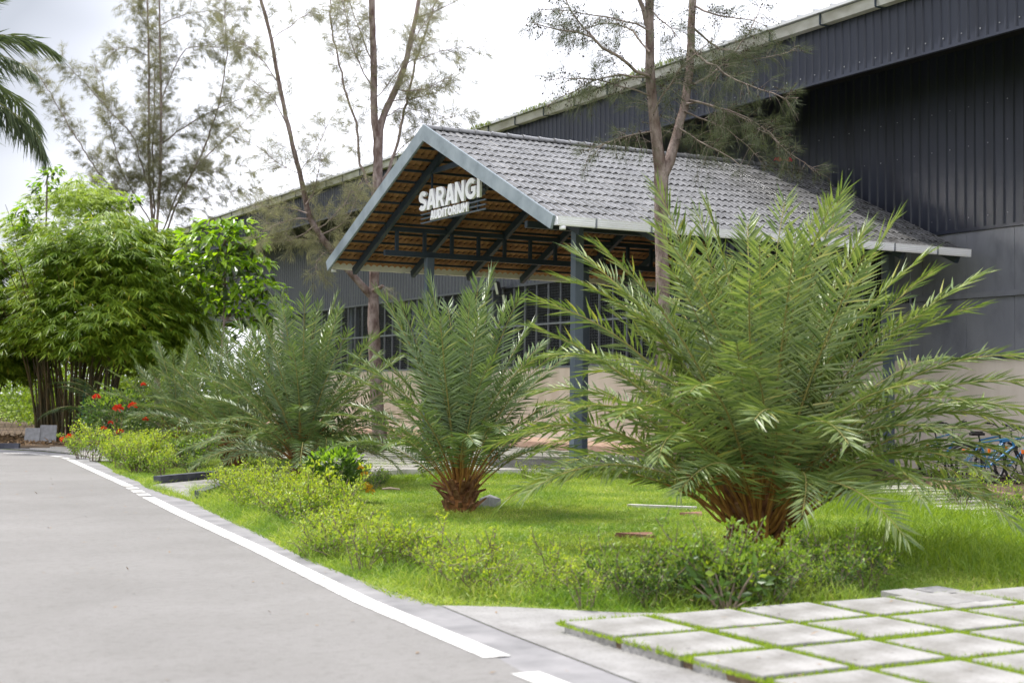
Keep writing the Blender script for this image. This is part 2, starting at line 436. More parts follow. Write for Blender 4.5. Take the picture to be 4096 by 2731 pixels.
# paving strips with grass between, parallel to the entrance roof
b = MB(); rs = random.Random(3)
def strips(poly, y0, y1, pitch, wd, x0, x1):
    y = y0
    while y < y1:
        xs = np.arange(x0, x1, .05); m = inside(xs, np.full(len(xs), y + wd / 2), poly)
        if m.any():
            run = xs[m]; a, e = run[0], run[-1]
            x = a
            while x < e:
                x2 = min(e, x + rs.uniform(1.5, 2.1))
                b.box(x, x2 - .03, y, y + wd, -.02, .03 + rs.uniform(-.006, .006)); x = x2
        y += pitch
plaza = [(10.9, 23.7), (13.5, 22.75), (19.2, 22.4), (19.2, 36), (12.0, 36), (10.9, 31)]
strips(plaza, 22.5, 36, .62, .30, 10, 20)
side = [(13.2, 9.0), (13.8, 11.6), (14.9, 14.4), (16.5, 17.4), (18.15, 18.3), (15.95, 14.2), (13.75, 9.3)]
side2 = [(12.4, 8.0), (13.4, 11.6), (14.6, 14.4), (16.2, 17.6), (18.1, 18.3), (15.9, 14.2), (13.6, 9.3), (13.2, 8.0)]
strips(side2, 8, 18.3, .5, .32, 12, 19)
far = [(7.1, 31.2), (7.1, 33.8), (6.8, 35.4), (6.6, 36.3), (9.2, 38.6), (9.6, 31.2)]
strips(far, 31.2, 38.5, .55, .40, 6, 10)
tag(b.build('pavement_strips', M['strip']), kind='structure')
sheet('pavement_edge', [(6.75, 30.2), (7.1, 31.8), (7.05, 33.5), (6.75, 35.2), (6.2, 36.6), (6.6, 36.8), (7.15, 35.4), (7.45, 33.6), (7.45, 31.6), (7.1, 29.6)], .016, M['apron'])

def kerb(name, label, path, wd, h, m, closed=False):
    bb = MB()
    P = np.array(path, float); T = np.gradient(P, axis=0); T /= np.linalg.norm(T, axis=1)[:, None]
    N = np.stack([-T[:, 1], T[:, 0]], 1) * wd / 2; k = len(P)
    bb.add(np.concatenate([np.c_[P + N, np.full(k, -.05)], np.c_[P - N, np.full(k, -.05)], np.c_[P + N, np.full(k, h)], np.c_[P - N, np.full(k, h)]]),
           [(2 * k + i, 3 * k + i, 3 * k + i + 1, 2 * k + i + 1) for i in range(k - 1)] +
           [(i, 2 * k + i, 2 * k + i + 1, i + 1) for i in range(k - 1)] +
           [(k + i, k + i + 1, 3 * k + i + 1, 3 * k + i) for i in range(k - 1)] +
           [(0, k, 3 * k, 2 * k), (k - 1, 3 * k - 1, 4 * k - 1, 2 * k - 1)[::1]])
    return tag(bb.build(name, m), label, 'kerb')
kerb('kerb', 'dark painted kerb on the far side of the pale footpath', [(6.10, 22.55), (7.2, 23.5), (8.4, 24.25), (10.85, 25.6)], .14, .13, M['kerb_dark'])
kerb('kerb', 'short dark painted kerb at the near corner of the footpath, beside the road', [(5.72, 18.98), (6.42, 20.3), (7.65, 21.65)], .14, .14, M['kerb_dark'])
kerb('kerb', 'pale concrete kerb edging the lawn in front of the entrance columns', [(9.2, 22.9), (10.85, 23.5), (13.5, 22.6), (16.5, 22.2), (19.0, 21.9)], .14, .11, M['kerb_pale'])
kerb('kerb', 'brown kerb in front of the parked bicycles', [(19.3, 20.0), (18.3, 18.1), (16.1, 14.06), (13.9, 9.2)], .16, .12, M['kerb_brown'])
kerb('kerb', 'dark kerb along the far bend of the road below the bamboo', [(-30, 37.35), (0, 37.3), (4.5, 37.25), (5.9, 37.0), (6.5, 36.75)], .2, .14, M['kerb_dark'])
kerb('kerb', 'dark kerb beside the two raised concrete covers', [(7.2, 7.44), (7.9, 7.06), (8.8, 7.0), (11.5, 6.7)], .12, .06, M['kerb_dark'])
kerb('kerb', 'thin white kerb lying in the lawn behind the biggest date palm', [(10.6, 15.85), (11.2, 15.15)], .10, .045, M['kerb_pale'])

# square concrete slabs at lower right, each one lies loose in the turf
slab_me = []
for k in range(4):
    rk = random.Random(k + 20); bb = MB()
    h = .075
    P = [(-.295 + rk.uniform(-.006, .006), -.292 + rk.uniform(-.006, .006)), (.295 + rk.uniform(-.006, .006), -.292), (.295, .292 + rk.uniform(-.006, .006)), (-.295, .292)]
    q = [(x * .985, y * .985) for x, y in P]
    V = [(x, y, 0) for x, y in P] + [(x, y, h - .006) for x, y in P] + [(x, y, h) for x, y in q]
    bb.add(V, [(8, 9, 10, 11)] + [(i, (i + 1) % 4, 4 + (i + 1) % 4, 4 + i) for i in range(4)] + [(4 + i, 4 + (i + 1) % 4, 8 + (i + 1) % 4, 8 + i) for i in range(4)])
    slab_me.append(bb.data('paving_slab', M['slab']))
ordn = ['first', 'second', 'third', 'fourth', 'fifth', 'sixth', 'seventh', 'eighth', 'ninth', 'tenth']
for i in range(8):
    for j in range(7):
        sx = 4.94 + .68 * i; ty = 7.37 - .675 * j - (.02 * i)
        vx, vy = sx * math.sin(HEAD) - ty * math.cos(HEAD), sx * math.cos(HEAD) + ty * math.sin(HEAD)
        if vx > .362 * vy + .45 or vy < 6.15 or (i >= 5 and j == 0 and sx > 8.4): continue
        o = obj('paving_slab', slab_me[(i * 3 + j * 5) % 4])
        o.location = (sx + rs.uniform(-.008, .008), ty + rs.uniform(-.008, .008), .004 + rs.uniform(0, .006))
        o.rotation_euler = (rs.uniform(-.006, .006), rs.uniform(-.006, .006), rs.uniform(-.012, .012))
        tag(o, 'square pale concrete slab set in turf, %s from the road, in the %s row counted from the hedge' % (ordn[i], ordn[j]),
            'paving slab', 'square paving slabs beside the road')
# two raised covers beside the kerb
for k, (x0, x1, lb) in enumerate(((7.40, 7.70, 'narrow'), (7.715, 8.02, 'wide'))):
    bb = MB(); bb.prism([(x0, 7.13), (x1, 7.16), (x1 + .04, 7.86), (x0 + .06, 7.83)], .0, .085)
    if k: bb.box(7.83, 7.89, 7.5, 7.53, .0852, .087, 1)
    tag(bb.build('concrete_cover', [M['apron'], M['black']]), ('raised concrete drain cover with a dark finger slot, beside the kerb' if k else
        'raised plain concrete drain cover, half under the hedge twigs'), 'drain cover', 'concrete covers by the kerb')

# ------------------------------------------------------------------ auditorium hall
hall = thing('auditorium_hall', 'long dark navy metal clad hall with beige base wall and deep eaves', 'building', (22, 20, 0))
def hp(name, bb, m, parent=None):
    o = bb.build(name, m, parent or hall)
    if parent is None: o.location = (-22, -20, 0)
    return o
Y0, Y1 = 6.0, 73.6
def ribs(bb, x, y0, y1, z0, z1, pitch, depth, mi=0):
    y = y0; prof = []
    while y < y1:
        prof += [(y, 0), (y + pitch * .70, 0), (y + pitch * .77, depth), (y + pitch * .93, depth)]
        y += pitch
    prof = [(min(a, y1), d) for a, d in prof] + [(y1, 0)]
    k = len(prof)
    V = [(x - d, a, z0) for a, d in prof] + [(x - d, a, z1) for a, d in prof]
    bb.add(V, [(i, k + i, k + i + 1, i + 1) for i in range(k - 1)], mi)
def screws(bb, x, ys, z, mi, r=.009):
    for y in ys:
        bb.box(x - r, x, y - r, y + r, z - r + random.uniform(-.01, .01), z + r, mi)
random.seed(5)
bb = MB(); ribs(bb, 22, Y0, 30.0, 4.9, 9.0, .25, .035)
for z in (5.15, 6.6, 7.4): screws(bb, 21.995, np.arange(Y0 + .1, 30, .5), z, 1)
bb.box(21.93, 21.99, Y0, 30, 4.86, 4.93)
hp('wall_cladding', bb, [M['cladding'], M['screw']])
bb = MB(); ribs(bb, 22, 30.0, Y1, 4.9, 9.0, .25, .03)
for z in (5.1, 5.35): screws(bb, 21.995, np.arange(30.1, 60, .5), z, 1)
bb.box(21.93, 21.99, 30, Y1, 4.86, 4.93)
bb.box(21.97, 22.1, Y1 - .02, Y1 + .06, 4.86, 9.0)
tag(hp('wall_cladding', bb, [M['cladding_sheen'], M['screw']]), 'navy cladding of the far half, grazing sky sheen put into its grey blue colour')
bb = MB(); ribs(bb, 19.5, Y0, 74.5, 7.93, 9.06, .22, .03)
screws(bb, 19.495, np.arange(Y0 + .1, 40, .44), 8.1, 1, .011)
bb.box(19.46, 19.54, Y0, 74.5, 7.89, 7.94)
hp('fascia', bb, [M['cladding'], M['screw']])
bb = MB(); bb.box(19.55, 24, Y0, 74.5, 8.6, 8.66); hp('soffit', bb, M['soffit'])
bb = MB()
bb.add([(19.12, Y0, 9.28), (19.12, 74.6, 9.28), (40, 74.6, 11.2), (40, Y0, 11.2), (19.12, Y0, 9.22), (19.12, 74.6, 9.22), (40, 74.6, 11.1), (40, Y0, 11.1)],
       [(0, 3, 2, 1), (4, 5, 6, 7), (0, 1, 5, 4), (1, 2, 6, 5), (3, 0, 4, 7)])
for k in range(int((74.6 - Y0) / .5)):
    y = Y0 + k * .5; bb.bar((19.12, y, 9.30), (40, y, 11.22), .05, .05)
hp('roof', bb, M['hroof'])
bb = MB()
bb.add([(19.28, Y0, 9.02), (19.46, Y0, 9.02), (19.46, Y0, 9.21), (19.22, Y0, 9.21), (19.28, 74.6, 9.02), (19.46, 74.6, 9.02), (19.46, 74.6, 9.21), (19.22, 74.6, 9.21)],
       [(0, 4, 5, 1), (3, 7, 4, 0), (1, 5, 6, 2), (0, 1, 2, 3), (4, 7, 6, 5), (2, 6, 7, 3)])
hg = hp('gutter', bb, M['hgutter'])
for y in np.arange(14.0, 70, 1.58):
    q = MB(); q.box(19.195, 19.215, y - .02, y + .02, 9.0, 9.22); q.box(19.215, 19.46, y - .02, y + .02, 8.985, 9.005); q.build('bracket', M['steel_dark'], hg)
bb = MB(); rng = np.random.default_rng(8)
n = 2600; c = rng.choice([27.5, 29, 33.5, 36.5, 38, 41, 31], n) + rng.normal(0, .55, n)
B_ = np.c_[19.2 + rng.uniform(-.12, .2, n), c, np.full(n, 9.2)]
d_ = unit(np.c_[rng.normal(0, .5, (n, 2)), np.ones(n)]); sd_ = unit(np.cross(d_, rnd(n, rng)))
bb.blades(B_, d_, sd_, rng.uniform(.06, .22, n), .03); hp('moss', bb, M['moss'])
# lower right: smooth panels and beige base
bb = MB()
for k, y in enumerate(np.arange(Y0, 22.0, 1.22)):
    bb.box(21.98, 22.05, y + .003, y + 1.217, 3.62, 4.855); bb.box(21.975, 22.05, y + .003, y + 1.217, 2.33, 3.50)
bb.box(21.90, 22.05, Y0, 22.0, 3.505, 3.615)
hp('panel', bb, M['panel'])
bb = MB(); bb.box(21.9, 21.97, Y0, 22.0, 2.285, 2.325); hp('panel_trim', bb, M['steel_dark'])
bb = MB(); bb.box(21.98, 22.25, Y0, 60.5, -.05, 2.28); hp('base_wall', bb, M['beige'])
bb = MB(); bb.box(19.9, 21.97, 30, 60, -.02, .16); hp('plinth', bb, M['kerb_brown'])
# screen of posts and wire in front of a dark interior
bb = MB(); bb.box(25.8, 26, 21, 74, 0, 9); bb.box(22.3, 26, 21, 21.1, 0, 9); bb.box(22.3, 26, 21.1, 74, 4.88, 4.95)
hp('interior', bb, M['interior'])
bb = MB(); bb.box(23.0, 23.4, 33.6, 37.2, 0, 2.55); hp('counter', bb, M['white_wall'])
bb = MB()
for z in np.arange(2.35, 4.85, .085): bb.box(22.03, 22.036, 22.0, 60.4, z, z + .006)
for y in np.arange(22.0, 60.4, .085): bb.box(22.028, 22.034, y, y + .006, 2.3, 4.86)
hp('wire_mesh', bb, M['wire'])
for k, y in enumerate(np.arange(22.2, 60.4, .72)):
    bb = MB(); bb.box(21.97, 22.02, y - .018, y + .018, 2.28, 4.86); hp('post', bb, M['galva'])
bb = MB(); bb.box(21.96, 22.02, 22.0, 60.4, 3.60, 3.66); bb.box(21.96, 22.02, 22.0, 60.4, 2.28, 2.34); hp('rail', bb, M['galva'])
for y in (30.5, 36.3, 42, 48, 54): 
    bb = MB(); bb.box(22.45, 22.75, y - .15, y + .15, 0, 4.88); hp('pillar', bb, M['steel'])
bb = MB(); bb.box(21.95, 22.3, 60.9, 61.95, 0, 4.85); tag(hp('pillar', bb, M['white_wall']), 'white pillar at the far end of the screen')
bb = MB(); bb.box(22.05, 22.12, 58.3, 60.85, 0, 4.6); hp('door', bb, M['grey_door'])

# ------------------------------------------------------------------ entrance portico
S0, S1, TR, TL, TC = 11.95, 21.45, 20.2, 30.1, 25.15
ZE, ZR = 4.40, 6.66
por = thing('entrance_portico', 'open gabled entrance porch with grey tiled roof on blue steel columns', 'building', (13.5, 25.15, 0))
def pp(name, bb, m, parent=None):
    o = bb.build(name, m, parent or por)
    if parent is None: o.location = (-13.5, -25.15, 0)
    return o
run = (TL - TR) / 2; SL = math.hypot(run, ZR - ZE); cs, sn = run / SL, (ZR - ZE) / SL
def on(side, d, h, x):       # point on a slope: d metres down from the ridge, h above it
    return (x, TC + side * (d * cs + h * sn), ZR - d * sn + h * cs)
NC = 13; CL = SL / NC; PER = .15
xs = np.arange(S0 + .03, S1, PER / 8)
wave = .038 * np.abs(np.sin(math.pi * (xs - S0) / PER))
rngt = np.random.default_rng(3)
for side in (-1, 1):
    bb = MB(); n = len(xs)
    for k in range(NC):
        d0, d1 = k * CL, (k + 1) * CL + (.02 if k < NC - 1 else .05)
        tj = np.repeat(rngt.normal(0, .003, n // 16 + 2), 16)[:n]
        hi_, lo_ = wave * .80, wave * 1.18 + .007 + tj
        top = [on(side, d0, h, x) for x, h in zip(xs, hi_)]; bot = [on(side, d1, h, x) for x, h in zip(xs, lo_)]
        und = [on(side, d1 - .01, h - .022, x) for x, h in zip(xs, lo_)]
        i = np.arange(n - 1)
        q = np.stack([i, i + n, i + n + 1, i + 1], 1)
        if side > 0: q = q[:, ::-1]
        bb.add(top + bot, q, 0, True); bb.add(bot + und, q, 0, False)
    tr_ = pp('roof_tiles', bb, M['tile'])
    bb = MB()
    for k in range(NC):
        d0, d1 = k * CL, (k + 1) * CL + .03
        top = [on(side, d0, h * .9 - .035, x) for x, h in zip(xs, wave)]; bot = [on(side, d1, h * 1.1 - .012, x) for x, h in zip(xs, wave)]
        m_ = len(top); i = np.arange(m_ - 1); q = np.stack([i, i + 1, i + m_ + 1, i + m_], 1)
        if side > 0: q = q[:, ::-1]
        bb.add(top + bot, q, 0, True)
    pp('tile_underside', bb, M['tile_under'])
    for k in range(NC):
        bb = MB(); p = on(side, k * CL + .10, -.075, S0 + .05); q = on(side, k * CL + .10, -.075, S1 - .05)
        bb.bar(p, q, .045, .05); pp('batten', bb, M['steel_dark'])
    for k in range(7):
        x = 12.56 + 1.46 * k
        bb = MB(); bb.bar(on(side, .05, -.17, x), on(side, SL + .02, -.17, x), .09, .16); pp('rafter', bb, M['steel_dark'])
    # barge board at the gable, gutter at the eave
    bb = MB()
    A_, B2 = on(side, 0, .075, 0), on(side, SL + .07, .075, 0); C_, D_ = on(side, SL + .07, -.16, 0), on(side, 0, -.16, 0)
    A_ = (0, TC, A_[2] + .03); D_ = (0, TC, D_[2] - .075)
    ring = [A_, B2, C_, D_]
    V = [(S0 - .03, y, z) for _, y, z in ring] + [(S0 + .02, y, z) for _, y, z in ring]
    f = [(0, 1, 2, 3), (7, 6, 5, 4)] + [(i, 4 + i, 4 + (i + 1) % 4, (i + 1) % 4) for i in range(4)]
    bb.add(V, f if side > 0 else [t[::-1] for t in f]); pp('barge_board', bb, M['barge'])
    ye = TC + side * (run + .02); bb = MB()
    prof = [(0, .0), (.02, -.135), (.11, -.14), (.125, -.105), (.118, -.10), (.128, -.07), (.121, -.065), (.131, -.035), (.124, -.03), (.135, .01), (.12, .01), (.11, -.12), (.03, -.12), (.012, 0)]
    xe0, xe1 = S0 + .03, S1 + .03
    k = len(prof); zg = ZE + .02
    V = [(xe0, ye + side * a, zg + c) for a, c in prof] + [(xe1, ye + side * a, zg + c) for a, c in prof]
    f = [(i, (i + 1) % k, k + (i + 1) % k, k + i) for i in range(k)]
    bb.add(V, f if side < 0 else [t[::-1] for t in f])
    for xx in (xe0, xe1 - .006):
        bb.box(xx, xx + .006, min(ye, ye + side * .125), max(ye, ye + side * .125), zg - .135, zg + .005)
    g = pp('gutter', bb, M['pvc'] if side < 0 else M['pvc_cream'])
    for x in np.arange(xe0 + .75, xe1, 1.12):
        q = MB(); q.box(x - .014, x + .014, min(ye + side * .125, ye + side * .139), max(ye + side * .125, ye + side * .139), zg - .14, zg + .012)
        q.box(x - .014, x + .014, min(ye, ye + side * .13), max(ye, ye + side * .13), zg - .148, zg - .139); q.build('bracket', M['galva'], g)
    q = MB(); q.lathe([(.05, -.06), (.055, -.06), (.055, 0), (.05, 0)], 14, 0, (xe0 + .13, ye + side * .065, zg - .145)); q.build('outlet', M['pvc'], g)
    # longitudinal truss over the columns
    yt = 28.24 if side > 0 else 22.03
    bb = MB(); bb.box(12.5, 21.4, yt - .05, yt + .05, 4.46, 4.58); bb.box(12.5, 21.4, yt - .05, yt + .05, 5.0, 5.10); tr = pp('truss', bb, M['steel_dark'])
    for x in np.arange(12.79, 21.35, .67):
        q = MB(); q.box(x - .035, x + .035, yt - .035, yt + .035, 4.58, 5.0); q.build('strut', M['steel_dark'], tr)
    for x in (13.58, 17.6, 21.2):
        bb = MB(); bb.box(x - .085, x + .085, yt - .085, yt + .085, 0, 4.46); bb.box(x - .15, x + .15, yt - .15, yt + .15, 0, .03)
        pp('column', bb, M['steel'])
for k, x in enumerate((12.6, 14.1, 17.0, 20.0)):
    bb = MB(); bb.box(x - .03, x + .03, 23.75, 26.55, 5.96, 6.06); pp('collar_tie', bb, M['steel_dark'])
bb = MB(); n = 14
for k in range(26):
    x = S0 + .02 + k * .37; th = np.linspace(-.25, math.pi + .25, n)
    for (xa, xb, r0_, r1_) in ((x, x + .34, .105, .092), (x + .33, x + .385, .118, .112)):
        V = [(xa, TC + r0_ * math.cos(t), ZR + .02 + r0_ * .8 * math.sin(t)) for t in th] + [(xb, TC + r1_ * math.cos(t), ZR + .02 + r1_ * .8 * math.sin(t)) for t in th]
        bb.add(V, [(i, i + 1, n + i + 1, n + i) for i in range(n - 1)], 0, True)
        bb.add(V[:n], [tuple(range(n))[::-1]])
pp('ridge_tiles', bb, M['tile'])

# ------------------------------------------------------------------ the sign hanging in the gable
sign = thing('hanging_sign', 'white raised letter sign on dark slats hanging inside the gable', 'sign', (12.58, 25.1, 4.97))
def arc(cx, cy, rx, ry, a0, a1, n=16):
    return [(cx + rx * math.cos(R(a0 + (a1 - a0) * i / n)), cy + ry * math.sin(R(a0 + (a1 - a0) * i / n))) for i in range(n + 1)]
def stroke(path, wd):
    P = np.array(path, float); L_, R_ = [], []
    for i in range(len(P)):
        t0 = P[i] - P[i - 1] if i else P[1] - P[0]; t1 = P[i + 1] - P[i] if i < len(P) - 1 else t0
        t0, t1 = t0 / np.linalg.norm(t0), t1 / np.linalg.norm(t1); t = t0 + t1; t /= np.linalg.norm(t)
        k = wd / 2 / max(.5, float(t @ t0)); nv = np.array([-t[1], t[0]]) * k
        L_.append(tuple(P[i] + nv)); R_.append(tuple(P[i] - nv))
    return L_ + R_[::-1]
W_ = .235
GLY = {   # bold capitals on a unit height: list of outlines, later ones inside the first are holes; last item the advance
    'S': ([stroke(arc(.385, .70, .265, .183, 22, 270) + arc(.385, .30, .265, .183, 90, -158)[1:], W_ * .98)], .77),
    'A': ([[(0, 0), (.285, 1), (.595, 1), (.88, 0), (.625, 0), (.575, .185), (.305, .185), (.255, 0)], [(.355, .37), (.44, .70), (.525, .37)]], .86),
    'R': ([[(0, 0), (0, 1)] + arc(.40, .67, .36, .33, 90, -58, 12) + [(.80, 0), (.53, 0), (.385, .33), (.24, .33), (.24, 0)], [(.24, .53)] + arc(.37, .67, .155, .14, -90, 90, 8) + [(.24, .81)]], .82),
    'N': ([[(0, 0), (0, 1), (.24, 1), (.60, .42), (.60, 1), (.835, 1), (.835, 0), (.62, 0), (.235, .60), (.235, 0)]], .90),
    'G': ([stroke(arc(.50, .5, .385, .385, 46, 322, 22) + [(.80, .30), (.80, .475), (.52, .475)], W_ * .97)], .99),
    'I': ([[(0, 0), (0, 1), (.245, 1), (.245, 0)]], .31),
    'U': ([stroke([(.12, 1), (.12, .36)] + arc(.41, .36, .29, .245, 180, 360, 14)[1:] + [(.70, 1)], W_)], .89),
    'D': ([[(0, 0), (0, 1)] + arc(.38, .5, .46, .5, 90, -90, 14), [(.24, .21)] + arc(.36, .5, .23, .29, -90, 90, 12) + [(.24, .79)]], .90),
    'T': ([[(.26, 0), (.26, .78), (0, .78), (0, 1), (.76, 1), (.76, .78), (.50, .78), (.50, 0)]], .81),
    'O': ([arc(.5, .5, .5, .505, 0, 345, 23), arc(.5, .5, .255, .27, 0, 340, 17)], 1.06),
    'M': ([[(0, 0), (0, 1), (.25, 1), (.49, .58), (.73, 1), (.98, 1), (.98, 0), (.74, 0), (.74, .58), (.49, .20), (.24, .58), (.24, 0)]], 1.04),
}
def text_mesh(txt, height, width, depth):
    cu = bpy.data.curves.new('lettering', 'CURVE'); cu.dimensions = '2D'; cu.fill_mode = 'BOTH'; cu.extrude = .5
    x = 0.0
    for ch in txt:
        outs, adv = GLY[ch]
        for o_ in outs:
            sp = cu.splines.new('POLY'); sp.points.add(len(o_) - 1); sp.use_cyclic_u = True
            for p_, (a, b_) in zip(sp.points, o_): p_.co = (x + a, b_, 0, 1)
        x += adv + .045
    o = bpy.data.objects.new('lettering', cu); COL.objects.link(o)
    bpy.context.view_layer.update()
    me = bpy.data.meshes.new_from_object(o.evaluated_get(bpy.context.evaluated_depsgraph_get()))
    bpy.data.objects.remove(o)
    co = np.zeros(len(me.vertices) * 3, np.float32); me.vertices.foreach_get('co', co); co = co.reshape(-1, 3)
    lo, hi = co.min(0), co.max(0); co = (co - lo) / (hi - lo)
    res = np.c_[-co[:, 2] * depth, -co[:, 0] * width, co[:, 1] * height].astype(np.float32)
    me.vertices.foreach_set('co', res.reshape(-1)); me.update(); me.flip_normals()
    me.materials.clear(); me.materials.append(M['letter'])
    return me
o = obj('main_lettering', text_mesh('SARANGI', .405, 2.70, .05), sign); o.location = (-.045, 26.5 - 25.1, .245)
o = obj('lower_lettering', text_mesh('AUDITORIUM', .185, 1.64, .04), sign); o.location = (-.045, 25.97 - 25.1, .025)
for z, ya, yb in ((.012, 1.42, -1.43), (.10, 1.42, -1.43), (.19, 1.42, -1.43), (.30, 1.36, -1.40), (.39, 1.36, -1.40), (.48, 1.36, -1.40), (.58, 1.36, -1.40)):
    bb = MB(); bb.box(-.035, -.01, yb, ya, z - .013, z + .013); bb.build('slat', M['steel_dark'] if z > .25 else M['steel'], sign)
for y in (1.0, -1.05):
    bb = MB(); bb.box(-.005, .03, y - .02, y + .02, 0.0, 1.05); bb.build('hanger', M['steel_dark'], sign)

# ------------------------------------------------------------------ floodlights, cloth scrap
def flood(loc, label, tilt):
    t = thing('floodlight', label, 'floodlight', loc, 0, 'floodlights on the screen')
    t.rotation_euler = (0, tilt, R(-14))
    bb = MB(); bb.box(-.05, .03, -.16, .16, -.22, .22); [bb.box(.03, .06, y, y + .02, -.18, .18) for y in np.arange(-.13, .13, .05)]; bb.build('housing', M['black'], t)
    bb = MB(); bb.box(-.058, -.051, -.125, .125, -.185, .185); bb.build('glass', M['lens'], t)
    bb = MB(); bb.box(.0, .03, -.19, -.165, -.05, .05); bb.box(.0, .03, .165, .19, -.05, .05); bb.box(.03, .2, -.19, .19, -.03, .0); bb.build('bracket', M['black'], t)
flood((21.70, 40.03, 4.86), 'upper black floodlight at the edge of the cladding', R(-12))
flood((21.70, 39.50, 4.44), 'lower black floodlight mounted on the wire screen', R(-12))
bb = MB(); rng = np.random.default_rng(4)
Vc = [(x + rng.normal(0, .02), y + rng.normal(0, .02), .03 + .07 * abs(math.sin(3 * x + 2 * y + i)) * (1 + (i % 2))) for i, (x, y) in enumerate([(a * .11, c * .07) for a in range(5) for c in range(4)])]
bb.add(Vc, [(i * 4 + j, i * 4 + j + 1, (i + 1) * 4 + j + 1, (i + 1) * 4 + j) for i in range(4) for j in range(3)])
o = bb.build('cloth_scrap', M['redcloth']); o.location = (20.8, 25.05, ZR + .11); tag(o, 'crumpled red cloth scrap caught on the roof ridge', 'cloth')

# ------------------------------------------------------------------ date palms
def frond(L, bend, leaf_len, n, seed, mats, width=.020, pet=.16, vee=.55, droop=.10, fwd0=62, fwd1=22, fwdm=45, twist=.35):
    """one feather leaf along +X that arches down; the bare stalk is its first part"""
    rng = np.random.default_rng(seed)
    bb = MB()
    k = 15
    u = np.linspace(0, 1, k)
    ang = -bend * u ** 1.5
    sw = rng.normal(0, .05) * u ** 2
    T = np.stack([np.cos(ang), np.sin(sw), np.sin(ang)], 1)
    P = np.concatenate([[[0, 0, 0]], np.cumsum(T[:-1] * L / (k - 1), 0)])
    rad = np.interp(u, [0, .12, .5, 1], [.022, .013, .008, .003]) * L / 2.4
    kp = 4
    bb.tube(P[:kp + 1], rad[:kp + 1], 5, 2, False)
    bb.tube(P[kp:], rad[kp:], 4, 1, False)
    uu = np.linspace(pet, 1, n) + rng.normal(0, .002, n); uu = np.clip(uu, 0, 1)
    for s in (-1, 1):
        b = np.stack([np.interp(uu, u, P[:, i]) for i in range(3)], 1)
        t = unit(np.stack([np.interp(uu, u, T[:, i]) for i in range(3)], 1))
        lat = np.tile([0, 1., 0], (n, 1)) * s
        upv = unit(np.cross(t, lat) * s)
        upv[upv[:, 2] < 0] *= -1
        f = np.radians(np.interp(uu, [pet, .45, .8, 1], [fwd0, fwd0 - 8, fwdm, fwd1])) + rng.normal(0, .10, n)
        v = np.where(rng.random(n) < .5, vee, vee * .15) + rng.normal(0, .16, n)
        d = t * np.cos(f)[:, None] + (lat * np.cos(v)[:, None] + upv * np.sin(v)[:, None]) * np.sin(f)[:, None]
        d[:, 2] -= droop * rng.random(n); d = unit(d)
        x = (uu - pet) / (1 - pet)
        ln = leaf_len * np.interp(x, [0, .18, .55, .85, 1], [.55, .95, 1.0, .72, .55]) * rng.uniform(.88, 1.1, n)
        sd = unit(np.cross(d, upv) + rng.normal(0, twist, (n, 3)))
        nn = unit(np.cross(sd, d))
        bb.blades(b, d, sd, ln, width * rng.uniform(.8, 1.15, n) * np.interp(x, [0, 1], [1, .7]), .035, 0, .38, nn)
    return bb.data('frond', mats)

def frond_set(L, leaf_len, n, leafmat, seed, bends=(.12, .30, .5, .75, 1.05), **kw):
    return [frond(L, bd, leaf_len, n, seed + i, [leafmat, M['rachis'], M['petiole']], **kw) for i, bd in enumerate(bends)]

def place_frond(root, me, az, el, base, sc=1.0, roll=0.0):
    o = obj('frond', me, root)
    o.matrix_local = (Matrix.Translation(base) @ Matrix.Rotation(az, 4, 'Z') @ Matrix.Rotation(-el, 4, 'Y') @ Matrix.Rotation(roll, 4, 'X') @ Matrix.Scale(sc, 4))
    return o

def palm_stub(root, r0_, r1_, h, seed, nb=40, lean=.55):
    rr = random.Random(seed)
    bb = MB(); bb.lathe([(r0_ * .92, -.06), (r0_, .05), (r0_ * .86, h * .4), (r1_ * .9, h * .8), (r1_ * .55, h * 1.05), (.02, h * 1.12)], 16)
    tr = bb.build('trunk', M['palm_bark'], root)
    bb = MB()
    for k in range(nb):
        a = k * 2.39996; f = k / nb; z = .02 + h * .95 * f
        r = r0_ + (r1_ - r0_) * f - .02
        ln = rr.uniform(.09, .19) * (1 + .5 * f); el = rr.uniform(.6, 1.15) if rr.random() < .8 else rr.uniform(.1, .5)
        c, s_ = math.cos(a), math.sin(a)
        p = Vector((c * r, s_ * r, z)); d = Vector((c * math.cos(el), s_ * math.cos(el), math.sin(el))); sdv = Vector((-s_, c, 0)); nv = d.cross(sdv)
        w0, w1 = rr.uniform(.03, .05), rr.uniform(.012, .024)
        q = p + d * ln
        V = [p - sdv * w0 - nv * .02, p + sdv * w0 - nv * .02, p + sdv * w0 * .6 + nv * .03, p - sdv * w0 * .6 + nv * .03,
             q - sdv * w1 - nv * .006, q + sdv * w1 - nv * .006, q + sdv * w1 * .7 + nv * .012, q - sdv * w1 * .7 + nv * .012]
        bb.add(V, [(4, 5, 6, 7), (0, 1, 5, 4), (1, 2, 6, 5), (2, 3, 7, 6), (3, 0, 4, 7)])
    bb.build('leaf_base', M['boot'], tr)
    return tr

